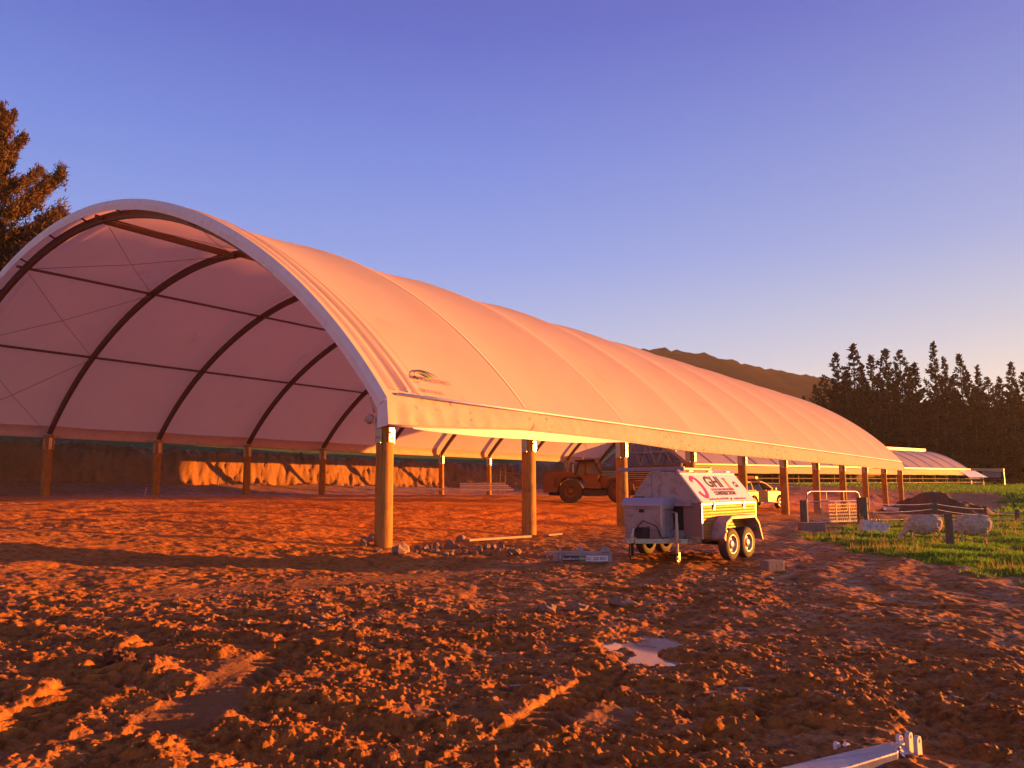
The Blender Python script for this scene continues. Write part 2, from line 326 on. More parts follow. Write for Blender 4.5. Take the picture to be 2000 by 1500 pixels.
# ---------------------------------------------------------------- ground sheet
def ground():
    fine = np.radians(np.arange(-43.5, 45, .092)); side = np.radians(np.concatenate([np.arange(45, 65, .3), np.arange(65, 295, 2.5), np.arange(295, 316.5, .3)]))
    az = np.concatenate([fine, side]); nA = len(az); nf = len(fine)
    r = [.5]
    while r[-1] < 1050:
        q = r[-1]; k = .03 if q < 2.2 else .0025 if q < 9 else .0027 if q < 36 else .005 if q < 95 else .03
        r.append(q*(1+k))
    r = np.array(r); A, Rr = np.meshgrid(az, r); X = Rr*np.sin(A); Y = Rr*np.cos(A)
    dr = np.gradient(r)[:, None]; da = np.where(np.arange(nA) < nf, .092, np.where(np.abs(np.degrees(az)-180) > 115, .3, 2.))*math.pi/180
    sp = np.maximum(dr*.9, Rr*da[None])
    Z = np.empty_like(X); g = np.empty_like(X); w = np.empty_like(X)
    for i in range(0, len(r), 120):
        j = slice(i, i+120); Z[j], g[j], w[j] = zfull(X[j], Y[j], sp[j])
    n = X.size; co = np.stack([X, Y, Z], -1).reshape(-1, 3)
    co = np.vstack([co, [[0, 0, gz(0, 0)]]])
    I, J = np.meshgrid(np.arange(len(r)-1), np.arange(nA), indexing='ij'); J2 = (J+1) % nA
    q = np.stack([I*nA+J, (I+1)*nA+J, (I+1)*nA+J2, I*nA+J2], -1).reshape(-1, 4)
    tri = np.stack([np.full(nA, n), np.arange(nA), (np.arange(nA)+1) % nA], -1)
    me = bpy.data.meshes.new('ground'); me.vertices.add(n+1); me.vertices.foreach_set('co', co.ravel())
    nl = q.size+tri.size; me.loops.add(nl); me.loops.foreach_set('vertex_index', np.concatenate([q.ravel(), tri.ravel()]).astype(np.int32))
    me.polygons.add(len(q)+len(tri))
    me.polygons.foreach_set('loop_start', np.concatenate([np.arange(len(q))*4, len(q)*4+np.arange(len(tri))*3]).astype(np.int32))
    me.update(calc_edges=True); me.validate()
    me.polygons.foreach_set('use_smooth', np.ones(len(me.polygons), bool))
    S_, U_ = to_su(X, Y); cut = smooth(33, 36, U_)*smooth(49, 45.5, U_)
    for nm, arr in (('grass', g), ('wet', w), ('cut', cut)):
        at_ = me.attributes.new(nm, 'FLOAT', 'POINT'); at_.data.foreach_set('value', np.append(arr.ravel(), 0).astype(np.float32))
    m = bpy.data.materials.new('mud_and_turf'); m.use_nodes = True; t = m.node_tree; b = t.nodes['Principled BSDF']; L = t.links
    co_ = t.nodes.new('ShaderNodeTexCoord')
    def nz(sc, det=6, ro=.6):
        k = t.nodes.new('ShaderNodeTexNoise'); k.inputs['Scale'].default_value = sc; k.inputs['Detail'].default_value = det; k.inputs['Roughness'].default_value = ro; L.new(co_.outputs['Object'], k.inputs[0]); return k.outputs[0]
    def mixc(f, a, c):
        k = t.nodes.new('ShaderNodeMixRGB')
        for i_, v_ in ((0, f), (1, a), (2, c)):
            if isinstance(v_, tuple): k.inputs[i_].default_value = (*v_, 1)
            elif isinstance(v_, float): k.inputs[i_].default_value = v_
            else: L.new(v_, k.inputs[i_])
        return k.outputs[0]
    def rng(s_, a, c):
        k = t.nodes.new('ShaderNodeMapRange'); k.inputs[1].default_value = a; k.inputs[2].default_value = c; L.new(s_, k.inputs[0]); return k.outputs[0]
    def attr(n_): k = t.nodes.new('ShaderNodeAttribute'); k.attribute_name = n_; return k.outputs['Fac']
    mud = mixc(rng(nz(.7), .35, .65), (.43, .145, .022), (.58, .215, .042))
    mud = mixc(rng(nz(9), .45, .62), mud, (.22, .078, .013))
    mud = mixc(rng(nz(34, 3), .62, .72), mud, (.56, .32, .15))
    mud = mixc(attr('wet'), mud, (.33, .135, .038))
    tur = mixc(rng(nz(1.3), .35, .65), (.055, .12, .010), (.12, .15, .018))
    col = mixc(attr('grass'), mud, tur); L.new(col, b.inputs['Base Color'])
    ro_ = mixc(rng(nz(2.2), .42, .60), (.78,)*3, (.40,)*3); ro_ = mixc(attr('grass'), ro_, (.9,)*3); L.new(ro_, b.inputs['Roughness']); b.inputs['Specular IOR Level'].default_value = .10
    cutm = mixc(rng(nz(.5), .35, .65), (.34, .155, .035), (.25, .11, .022)); L.new(mixc(attr('cut'), col, cutm), b.inputs['Base Color'])
    bp0 = t.nodes.new('ShaderNodeBump'); bp0.inputs['Strength'].default_value = .8; bp0.inputs['Distance'].default_value = .10; L.new(nz(6.5, 8, .6), bp0.inputs['Height'])
    bp = t.nodes.new('ShaderNodeBump'); bp.inputs['Strength'].default_value = .7; bp.inputs['Distance'].default_value = .03; L.new(nz(38, 7, .7), bp.inputs['Height']); L.new(bp0.outputs[0], bp.inputs['Normal']); L.new(bp.outputs[0], b.inputs['Normal'])
    me.materials.append(m)
    o = bpy.data.objects.new('ground', me); scene.collection.objects.link(o); return tag(o, 'churned brown mud yard running into rough pasture on the right', None, None, 'structure')
ground()
def gfull(X, Y): return float(zfull(np.array([X]), np.array([Y]), np.array([.1]))[0][0])
# water lying in the ruts
M_water = mat('puddle_water', (.60, .46, .38), .04, spec=1.); M_water.node_tree.nodes['Principled BSDF'].inputs['IOR'].default_value = 1.7
wb = MB()
for (p, a, b_, q) in PUD[:5]:
    z = gz(p.x, p.y)-.034; k = 28
    vs = [(p.x+a*1.5*math.cos(i*2*math.pi/k), p.y+b_*1.5*math.sin(i*2*math.pi/k), z+.0005*len(wb.v)/28) for i in range(k)]
    wb.add(vs, [tuple(range(k))])
tag(wb.build('water', M_water), 'shallow puddle water lying in the mud', None, None, 'structure')

# ---------------------------------------------------------------- hills
def hill(name, pts, Yd, depth, m, seed, label, rough=.012):
    """pts: skyline in picture coordinates, at distance Yd; modelled as a ridge with a long front slope"""
    xs = np.linspace(pts[0][0], pts[-1][0], 260); ys = np.interp(xs, [p[0] for p in pts], [p[1] for p in pts])
    top = np.array([at(x, y, Yd) for x, y in zip(xs, ys)]); nr = 34; vs = []
    for j in range(nr+8):
        t = j/(nr-1)
        for i in range(len(xs)):
            x, y, z = top[i]
            if j < nr:
                k = t; yy = Yd-depth*(1-k); sc = yy/Yd; xx = x*(.55+.45*sc) ; zz = -4+(z+4)*(k**.75)
            else: k = (j-nr+1)/8; yy = Yd+depth*.6*k; xx = x; zz = z*(1-k**1.5)-4*k
            vs.append([xx, yy, zz])
    vs = np.array(vs); hgt = np.clip(vs[:, 2], 0, None)
    vs[:, 2] += hgt*(vnoise(vs[:, 0]*6/Yd*8, vs[:, 1]*6/Yd*8, seed)-.5)*.045 + hgt*rough*8*(vnoise(vs[:, 0]*60/Yd*8, vs[:, 1]*60/Yd*8, seed+1)-.5)*.12
    b = MB(); n = len(xs); b.v = [tuple(v) for v in vs]
    b.f = [(j*n+i, j*n+i+1, (j+1)*n+i+1, (j+1)*n+i) for j in range(nr+7) for i in range(n-1)]; b.mi = [0]*len(b.f)
    return tag(b.build(name, m, smooth=True), label, None, None, 'structure')
M_hill = mat('scrub_hillside', (.050, .014, .016), .95, noise=((.007, .005, .005), .035, 3.5), bump=1., bscale=.08, spec=0.)
M_hill2 = mat('forest_floor', (.035, .030, .020), .95, noise=((.03, .02, .014), .05, 2), spec=0.)
hill('hill', [(-300, 905), (300, 900), (900, 800), (1150, 700), (1270, 685), (1330, 690), (1400, 695), (1440, 705), (1500, 725), (1540, 730), (1575, 732), (1610, 740), (1750, 790), (2000, 830), (2500, 850)], 950, 420, M_hill, 3, 'scrub covered brown hill rising behind the long shelter', .035)
hill('hill', [(1250, 945), (1380, 860), (1480, 800), (1560, 790), (1640, 790), (1760, 800), (1850, 800), (1950, 810), (2100, 820), (2500, 800)], 330, 150, M_hill2, 8, 'dark wooded slope below the pines on the right')

# ---------------------------------------------------------------- shelter
def zw(s, u, h): return ZT+h+TILT*u+LS*s
ORG = Vector((X0, Y0, 0.))
def sh(s, u, h): x, y = sux(s, u); return Vector((x, y, zw(s, u, h)))-ORG
def profile(n, off=0., hmin=0.):
    r = ((WID/2)**2+RISE**2)/(2*RISE); a = math.asin(min(1, WID/2/r)); t = np.linspace(-1, 1, n)
    u = WID/2+r*np.sin(t*a); h = r*np.cos(t*a)-(r-RISE); k = u/WID*2-1; h = h*(1+SHP*(1-k**2)*k**2)
    du, dh = np.gradient(u), np.gradient(h); l = np.hypot(du, dh)
    return u-dh/l*off, h+du/l*off
shelter = thing('shelter', 'long open-sided arched shelter with white fabric roof on timber poles', 'shelter', ORG)
S_END = SS(11)+.45; S0 = .57-OVH
frames = [SS(n) for n in range(1, 12)]
# roof membrane
def sag(s):
    d = np.interp(s, frames, range(11)); f = d-np.floor(d)
    return 4*f*(1-f) if frames[0] < s < frames[-1] else 0.
NU = 121
fu, fh = profile(NU, OFF); VAL = .42           # valance starts at h=VAL
keep = [i for i in range(NU) if fh[i] >= VAL]; lo, hi = keep[0], keep[-1]
ss = np.concatenate([np.arange(S0, 2.4, .075), np.arange(2.4, S_END, .42), [S_END]])
def coff(s, t):
    edge = min(t, 1-t)*2; k = sag(s)
    off = OFF - .22*k*(.35+.65*math.sin(math.pi*min(1, edge*1.3)))
    # gathered folds behind the front edge, heavier towards the foot
    fold = math.exp(-((s-.95)/.55)**2)*(.35+.9*(1-edge))
    off += fold*.06*math.sin(s*13.5+1.5*math.sin(t*9)) + fold*.03*math.sin(s*31+t*14)
    return off + .02*(float(vnoise(np.array([s*.8]), np.array([t*14]), 6)[0])-.5)
b = MB(); rows = []
for s in ss:
    row = []
    for i in keep:
        t = (i-lo)/(hi-lo); edge = min(t, 1-t)*2
        off = coff(s, t)
        row.append((i, off))
    rows.append(row)
pu, ph = profile(NU, 0.); nu = (fu-pu)/OFF; nh = (fh-ph)/OFF
for s, row in zip(ss, rows):
    for i, off in row: b.v.append(tuple(sh(s, pu[i]+nu[i]*off, ph[i]+nh[i]*off)))
n = len(keep)
b.f = [(j*n+i, j*n+i+1, (j+1)*n+i+1, (j+1)*n+i) for j in range(len(ss)-1) for i in range(n-1)]; b.mi = [0]*len(b.f)
canopy = b.build('roof_membrane', M_fab, shelter, smooth=True)
# weld seams over every frame
for s in frames[1:-1]:
    b = MB()
    for i in keep:
        for ds in (-.035, .035): b.v.append(tuple(sh(s+ds, pu[i]+nu[i]*(OFF+.006), ph[i]+nh[i]*(OFF+.006))))
    b.f = [(2*i, 2*i+1, 2*i+3, 2*i+2) for i in range(n-1)]; b.mi = [0]*len(b.f)
    b.build('seam', M_seam, canopy, smooth=True)
# side valances: hang from the fold rail down past the pole tops
def vbot(s, side):
    base = -.36
    if side == 0:
        k = np.interp(s, [0, 1.5, 6, 12, 18, 70], [-.40, -.36, -.16, -.18, -.34, -.38]); return float(k)
    return -.12+.10*math.sin(s*.9)*0
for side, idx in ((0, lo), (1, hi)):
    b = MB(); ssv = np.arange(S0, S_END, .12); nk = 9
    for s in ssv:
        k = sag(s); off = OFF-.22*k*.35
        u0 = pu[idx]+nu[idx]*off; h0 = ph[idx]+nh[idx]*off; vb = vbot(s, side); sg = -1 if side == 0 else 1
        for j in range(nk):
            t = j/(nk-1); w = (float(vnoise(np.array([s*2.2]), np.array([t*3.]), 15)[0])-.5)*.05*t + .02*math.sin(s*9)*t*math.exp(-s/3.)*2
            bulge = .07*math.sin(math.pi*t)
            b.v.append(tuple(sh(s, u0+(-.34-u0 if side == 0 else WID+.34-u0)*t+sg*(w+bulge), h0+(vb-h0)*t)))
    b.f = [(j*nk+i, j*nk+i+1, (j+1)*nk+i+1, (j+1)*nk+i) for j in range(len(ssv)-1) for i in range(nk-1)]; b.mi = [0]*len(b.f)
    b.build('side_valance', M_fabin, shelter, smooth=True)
    # fold rail and hem pipe
    b = MB(); sg = -1 if side == 0 else 1; pts = [sh(s, pu[idx]+sg*.44, ph[idx]+nh[idx]*.3-.02) for s in frames]; b.tube(pts, .035, 8); b.build('fold_rail', M_white, shelter, smooth=True)
    b = MB(); pts = [sh(s, (0 if side == 0 else WID)+sg*.34, vbot(s, side)-.035) for s in np.linspace(S0+.1, S_END-.1, 70)]
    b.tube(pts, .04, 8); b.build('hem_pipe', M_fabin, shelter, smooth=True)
# flap added under the near hem, widened and tinted yellow to imitate glow
b = MB(); sa = np.linspace(1.0, 13.0, 90)
for s in sa:
    wdt = .03+.24*math.sin(math.pi*min(1, max(0, (s-1.)/11.5)))**.9
    b.v += [tuple(sh(s, -.37, vbot(s, 0)-.05)), tuple(sh(s, -.41, vbot(s, 0)-.06-wdt))]
b.f = [(2*i, 2*i+1, 2*i+3, 2*i+2) for i in range(len(sa)-1)]; b.mi = [0]*len(b.f)
b.build('hem_glow_flap', M_glowflap, shelter, smooth=True)
# end flaps (front and far rim)
for s0, dirn in ((S0, -1), (S_END, 1)):
    b = MB(); ul, hl = profile(161, OFF+.01); ui, hi_ = profile(161, OFF-.40)
    K = range(0, 161)
    for i in K:
        t = i/160; e = min(t, 1-t)*2; wv = .012*math.sin(i*.9)+.01*math.sin(i*.37)
        d = 0.
        b.v += [tuple(sh(s0, ul[i], hl[i])), tuple(sh(s0+dirn*(.05+wv), (ul[i]+ui[i])/2, (hl[i]+hi_[i])/2)), tuple(sh(s0+dirn*(.03), ui[i], hi_[i]))]
    b.f = [(3*i+k, 3*i+k+1, 3*i+4+k, 3*i+3+k) for i in range(160) for k in (0, 1)]; b.mi = [0]*len(b.f)
    for sg, u_, idx in ((-1, 0, 0), (1, WID, 160)):     # foot pieces hanging past the pole head
        a0 = sh(s0, ul[idx], hl[idx]); a1 = sh(s0+dirn*.03, ui[idx], hi_[idx])
        c0 = sh(s0, u_+sg*.40, -.42); c1 = sh(s0+dirn*.02, u_+sg*.02, -.50)
        b.add([a0, a1, c1, c0], [(0, 1, 2, 3)])
    b.build('end_flap', M_white, shelter, smooth=False)
# ribs
ru, rh = profile(49, 0.)
for n_, s in enumerate(frames):
    b = MB(); wd = .30; dp = .16
    for i in range(49):
        du = ru[min(i+1, 48)]-ru[max(i-1, 0)]; dh = rh[min(i+1, 48)]-rh[max(i-1, 0)]; l = math.hypot(du, dh); nx, nz = -dh/l, du/l
        for a, c in ((-1, -1), (1, -1), (1, 1), (-1, 1)):
            b.v.append(tuple(sh(s+a*dp/2, ru[i]+nx*c*wd/2, rh[i]+nz*c*wd/2)))
    b.f = [(4*i+k, 4*i+(k+1) % 4, 4*i+4+(k+1) % 4, 4*i+4+k) for i in range(48) for k in range(4)]; b.mi = [0]*len(b.f)
    b.build('rib', M_steel, shelter)
# purlins at fixed heights on the arch, ridge truss, stub brackets, bracing cables
def onarch(fr, off=0.): i = fr*48; k = int(min(47, i)); f = i-k; return (ru[k]*(1-f)+ru[k+1]*f, (rh[k]*(1-f)+rh[k+1]*f)+off)
PF = (.125, .305, .48, .665, .835)
PUR = []
for f in PF:
    u_, h_ = onarch(f); b = MB(); pts = [sh(s, u_, h_) for s in [S0+.1]+frames]
    b.tube(pts, .065 if f != .48 else .075, 8)
    if f == .48:
        b.bar(pts[1]-Vector((0, 0, .10)), pts[2]-Vector((0, 0, .10)), .16, .22)
    if False:
        p2 = [sh(s, u_, h_-.28) for s in frames[:2]]; b.tube(p2, .04, 6)
        for k in range(13):
            t0, t1 = k/13, (k+1)/13; a = sh(frames[0]+(frames[1]-frames[0])*t0, u_, h_-(0 if k % 2 else .28)); c = sh(frames[0]+(frames[1]-frames[0])*t1, u_, h_-(.28 if k % 2 else 0)); b.tube([a, c], .025, 6)
    b.build('purlin', M_steel, shelter)
for f in np.linspace(.16, .94, 12):
    u_, h_ = onarch(f); b = MB(); b.bar(sh(frames[0], u_, h_+.05), sh(S0+.05, u_, h_+.22), .05, .06); b.build('outrigger', M_steel, shelter)
cab = [0.] + list(PF) + [1.]
for bay in (0, 9):
    for i in range(len(cab)-1):
        for a, c in ((cab[i], cab[i+1]), (cab[i+1], cab[i])):
            b = MB(); p = sh(frames[bay], *onarch(a, -.05)); q = sh(frames[bay+1], *onarch(c, -.05)); m_ = (p+q)/2-Vector((0, 0, .12)); b.tube([p, m_, q], .014, 5); b.build('bracing_cable', M_steel2, shelter)
# poles: measured stations on the near side, regular on the far side
nearx = [750.5, 1033, 1214.7, 1350, 1451, 1531.4, 1594.5, 1646.1, 1690.2, 1727.5, 1759]
def s_for_x(px):
    d = ray(px, 945); k = d.x/d.y      # X = k*Y on u=0:  X0+s*SA = k*(Y0+s*CA)
    return (k*Y0-X0)/(SA-k*CA)
def pole(s, u_, r, inner=1):
    x, y = sux(s, u_); zb = gz(x, y)-.5; zt = zw(s, u_, -.02); b = MB(); lean = random.uniform(-.02, .02)
    n = 22; hs = np.linspace(0, 1, 9); vs = []
    for t in hs:
        for k in range(n):
            a = k*2*math.pi/n; rr = r*(1.03-.07*t)*(1+.018*math.sin(a*3+s)+.012*math.sin(a*7+t*5))
            vs.append((x-ORG.x+math.cos(a)*rr+lean*(1-t), y-ORG.y+math.sin(a)*rr, zb+(zt-zb)*t))
    fs = [(j*n+k, j*n+(k+1) % n, (j+1)*n+(k+1) % n, (j+1)*n+k) for j in range(8) for k in range(n)]+[tuple(8*n+k for k in range(n))]
    b.add(vs, fs); p = b.build('post', M_pole, shelter, smooth=True)
    c = MB()
    for sg in (-1, 1):
        q0 = sh(s+sg*(r+.012), u_, 0); M = Matrix.Translation(Vector((q0.x, q0.y, zt-.80))) @ Matrix.Rotation(-AZ+math.pi/2, 4, 'Z')
        c.box((-.012, -.10, -.05), (.012, .10, .62), 0, M)
        for dy, dz in ((-.05, .1), (.05, .1), (-.05, .34), (.05, .34)): c.lathe([(.0, .012*sg), (.032, .012*sg), (.032, .035*sg), (0, .035*sg)], M @ Vector((0, dy, dz)), M.to_3x3() @ Vector((1, 0, 0)), 8)
    c.box((-r*.9, -r*.9, -.02), (r*.9, r*.9, .015), 0, Matrix.Translation(Vector((x-ORG.x, y-ORG.y, zt+.01))))
    # U-shaped saddle plates on the outer face
    M = Matrix.Translation(Vector((x-ORG.x, y-ORG.y, zt-.80))) @ Matrix.Rotation(-AZ+math.pi/2, 4, 'Z')
    sgn = -1
    c.box((-.09, sgn*(r+.015), -.02), (.09, sgn*(r+.002), .62), 0, M)
    for dz in (.08, .22, .42): c.lathe([(.0, .0), (.03, .0), (.03, .03), (0, .03)], M @ Vector((.04 if dz != .22 else -.03, sgn*(r+.015), dz)), M.to_3x3() @ Vector((0, sgn, 0)), 8)
    c.build('bracket', M_steel2, p)
for n_, px in enumerate(nearx): pole(s_for_x(px), 0, .228+.0*n_)
for n_ in range(1, 12): pole(SS(n_), WID, .24)
# canvas bundle and tie hanging at the front corner
b = MB()
c0 = at(722, 818, 19.6)-ORG
ico = []
for i in range(7):
    for k in range(9):
        th, phi = math.pi*i/6, 2*math.pi*k/9; rr = .075*(1+.35*math.sin(3*phi+i)+.2*random.random()); ico.append(c0+Vector((math.sin(th)*math.cos(phi)*rr*1.3, math.sin(th)*math.sin(phi)*rr, math.cos(th)*rr*1.3)))
b.add(ico, [(i*9+k, i*9+(k+1) % 9, (i+1)*9+(k+1) % 9, (i+1)*9+k) for i in range(6) for k in range(9)])
b.tube([at(724, 775, 19.6)-ORG, at(731, 806, 19.6)-ORG], .035, 6)
b.tube([at(728, 822, 19.6)-ORG, at(735, 836, 19.6)-ORG, at(741, 830, 19.6)-ORG], .012, 5)
b.build('tie_bundle', M_fabin, shelter, smooth=True)
# printed maker's mark on the membrane: panel laid tangent to the roof
def roofpt(s, fr, lift):
    i = lo+(hi-lo)*fr; k = int(i); f = i-k; off = coff(s, fr)+lift
    P = lambda j: Vector((pu[j]+nu[j]*off, 0, ph[j]+nh[j]*off)); q = P(k).lerp(P(k+1), f); return sh(s, q.x, q.z)
def roof_frame(px, py, lift=.05):
    best = None
    for s in np.arange(.5, 9, .05):
        for fr in np.arange(.002, .16, .002):
            p = roofpt(s, fr, lift)+ORG; d = p-Vector((0, 0, EYE)); r_ = ray(px, py); t = d.dot(r_)/r_.length_squared; e = (d-r_*t).length
            if best is None or e < best[0]: best = (e, s, fr)
    return best[1:]
s1, f1 = roof_frame(806, 738)
FPM = .01/(roofpt(s1, f1+.01, 0)-roofpt(s1, f1, 0)).length; LSZ = .86
def wrap(me):
    for v in me.vertices: v.co = roofpt(s1+v.co.x*LSZ, f1+v.co.y*LSZ*FPM, .055)
logo = MB()
arc = [(.62+.62*math.cos(a), .17+.36*math.sin(a)) for a in np.linspace(math.pi*.98, .05, 24)]; arc2 = [(x*.985+.012, y-.075*math.sin(math.pi*i/23)-.015) for i, (x, y) in enumerate(arc)]
X_ = 0.24
logo.add([(x+X_, y+.02, 0) for x, y in arc]+[(x+X_, y+.02, 0) for x, y in arc2], [(i, i+1, i+25, i+24) for i in range(23)], 0)
logo.add([(x+X_, y, 0) for x, y in [(.45, .40), (.62, .41), (.80, .36), (1.0, .22), (.82, .22), (.62, .27)]], [tuple(range(6))], 1)
logo.add([(.02, -.20, 0), (.20, -.20, 0), (.20, -.17, 0), (.02, -.17, 0)], [(0, 1, 2, 3)], 0)
lg = logo.build('printed_emblem', [M_text, M_green], canopy, recalc=False); wrap(lg.data)
I4 = Matrix.Identity(4)
for body, m_, sz_, x_, y_, bo_ in (('SMART', M_text, .27, -.08, -.02, .003), ('SHELTERS', M_textl, .27, .76, -.02, 0), ('0508 743 583', M_textl, .21, 0, -.60, 0), ('smartshelters.co.nz', M_textl, .21, 0, -.88, .004)):
    o = text(body, 'printed_lettering', m_, canopy, sz_, Matrix.Translation((x_, y_, 0)), bold=bo_); wrap(o.data)

# ---------------------------------------------------------------- second shed
A2 = R(51.5); c2 = at(1345, 906, 92.); nb = Vector((c2.x, c2.y, 0)); L2, W2 = 80., 15.2
shed = thing('covered_yard', 'long low covered yard with yellow-lit side curtain beyond the shelter', 'shed', nb, math.pi/2-A2)
EH = c2.z; RI = 3.5
def z2(x, y): X = nb.x+x*math.sin(A2)-y*math.cos(A2); Y = nb.y+x*math.cos(A2)+y*math.sin(A2); return gz(X, Y)
def eh(x): return EH+.0*x
def rz2(t): return EH+RI*(1-abs(2*t-1)**1.7)
b = MB(); nx_ = 34; nk = 17
for i in range(nx_+1):
    x = L2*i/nx_
    for k in range(nk):
        t = k/(nk-1); b.v.append((x, W2*t, rz2(t)-.10*(1-abs(2*t-1))*(i % 2)))
b.f = [(i*nk+k, i*nk+k+1, (i+1)*nk+k+1, (i+1)*nk+k) for i in range(nx_) for k in range(nk-1)]; b.mi = [0]*len(b.f)
b.build('roof', M_roof2, shed, smooth=True)
b = MB()
for i in range(0, nx_+1, 2):
    x = L2*i/nx_
    b.tube([(x, W2*k/(nk-1), rz2(k/(nk-1))+.04) for k in range(nk)], .05, 5)
b.build('roof_strap', M_white, shed)
b = MB(); b.prism([(W2/2-.9, EH+RI-.05), (W2/2-.9, EH+RI+.45), (W2/2+.9, EH+RI+.45), (W2/2+.9, EH+RI-.05)], L2*.1, L2-1.5, axis='x'); b.build('ridge_vent', M_curt, shed)
b = MB(); b.box((-.1, -.30, EH-.12), (L2, -.06, EH+.08)); b.build('gutter', M_curt, shed)
b = MB(); nj = 41
for x in np.linspace(0, L2*.965, 30):
    for j in range(nj):
        t = j/(nj-1); b.v.append((x, -.35-.9*t+.10*math.cos(t*math.pi*2*5)-.03, EH-.16-.95*t+.02*math.sin(x*1.3)))
b.f = [(i*nj+j, i*nj+j+1, (i+1)*nj+j+1, (i+1)*nj+j) for i in range(29) for j in range(nj-1)]; b.mi = [0]*len(b.f)
b.build('side_curtain', M_curt, shed, smooth=True)
b = MB(); b.add([(L2*.93, -.5, EH-.28), (L2+1.5, -.4, EH-.25), (L2+2.3, -2.2, EH-1.45), (L2*.935, -2.0, EH-1.5)], [(0, 1, 2, 3)]); b.build('curtain_end', mat('pale_curtain', (.62, .66, .78), .5), shed)
for x in np.arange(0, L2+1, L2/17):
    b = MB(); z0 = z2(x, 0)-.3; b.bar((x, .1, z0), (x, .1, EH), .16, .16); b.build('post', M_pole2, shed)
    b = MB(); z0 = z2(x, W2)-.3; b.bar((x, W2, z0), (x, W2, EH), .16, .16); b.build('post', M_pole2, shed)
for j, hh in enumerate((1.55, .95)):
    b = MB(); b.tube([(x, -.15, (2.15, 1.5)[j]) for x in np.linspace(-6, L2+6, 18)], .075, 6); b.build('rail', M_steel2, shed)
for x in np.arange(2, L2, 2.5):
    b = MB(); b.tube([(x, -.12, z2(x, 0)-.2), (x, -.12, EH-1.0)], .025, 5); b.build('stanchion', M_pole2, shed)
b = MB()
for x in np.arange(0, L2-5, 5.): b.box((x+.1, .2, z2(x, 0)-.4), (x+4.9, .35, 1.16))
b.build('kick_board', M_curt, shed)
b = MB(); b.box((0, W2*.62, -1), (L2, W2*.62+.1, EH-.6)); b.build('inner_wall', mat('inner_wall', (.10, .05, .035), .9), shed)
# near gable truss and curtain
b = MB(); K = [k/(nk-1) for k in range(nk)]
for k in range(nk-1): b.bar((0, W2*K[k], rz2(K[k])-.18), (0, W2*K[k+1], rz2(K[k+1])-.18), .12, .35)
b.build('gable_rafter', M_steel2, shed)
b = MB(); b.bar((0, 0, EH-.25), (0, W2, EH-.25), .25, .45); b.build('gable_beam', M_pole2, shed)
for xx in (0., 5., 10., 15.):
    b = MB(); ts = np.linspace(.08, .92, 11)
    for q in range(10):
        a_, c_ = ts[q], ts[q+1]; b.bar((xx, W2*a_, EH-.05 if q % 2 else rz2(a_)-.4), (xx, W2*c_, rz2(c_)-.4 if q % 2 else EH-.05), .10)
    b.bar((xx, W2*.12, EH+.75*RI*.62), (xx, W2*.88, EH+.75*RI*.62), .10); b.bar((xx, 0, EH-.05), (xx, W2, EH-.05), .10)
    b.build('truss', M_steel2, shed)
b = MB()
for q in range(6): b.box((-.1-.02*q, .3, EH-.75-.24*q), (-.02, W2-.3, EH-.63-.24*q))
b.build('gable_slats', M_curt, shed)
b = MB(); b.tube([(L2+.2, -.1, z2(L2, 0)-.3), (L2+.2, -.1, EH-.3)], .09, 8); b.build('end_post', M_steel2, shed); b = MB(); b.tube([(L2+.5, -1.4, z2(L2, -2)-.3), (L2+.2, -.1, EH-.3)], .05, 8); b.build('end_brace', M_steel2, shed)
# far lean-to
f0 = at(1898, 957, 150.); f1_ = at(1963, 957, 146.)
lt = thing('lean_to', 'small open lean-to with a grey curtain at the far right of the covered yard', 'shed', (f0.x, f0.y, gz(f0.x, f0.y)-.3))
w_ = (f1_-f0); w_.z = 0; hz = at(1930, 916, 148).z-(gz(f0.x, f0.y)-.3)
b = MB(); b.bar((0, 0, hz), w_+Vector((0, 0, hz-.3)), .5, .55); b.build('roof_edge', M_curt, lt)
b = MB(); b.prism([(0, 0), (w_.length, 0), (w_.length, .1), (0, .1)], hz-.1, hz+.1, axis='z', M=Matrix.Rotation(math.atan2(w_.y, w_.x), 4, 'Z')); b.v = [(x, y+(4 if i % 4 > 1 else 0), z) for i, (x, y, z) in enumerate(b.v)]; b.build('roof', M_roof2, lt)
for k in (0, .38, 1.):
    b = MB(); b.tube([w_*k, w_*k+Vector((0, 0, hz))], .12 if k != .38 else .06, 6); b.build('post', M_steel2, lt)
b = MB(); b.add([w_*.38+Vector((0, .3, hz-.2)), w_*.95+Vector((0, .3, hz-.3)), w_*.95+Vector((0, .3, hz*.48)), w_*.38+Vector((0, .3, hz*.5))], [(0, 1, 2, 3)]); b.build('curtain', mat('grey_curtain', (.30, .24, .30), .6), lt)
b = MB()
for k in range(3): b.bar((0, .5, .3+.4*k), w_+Vector((0, .5, .3+.4*k)), .05, .12)
b.build('rail', M_pole2, lt)

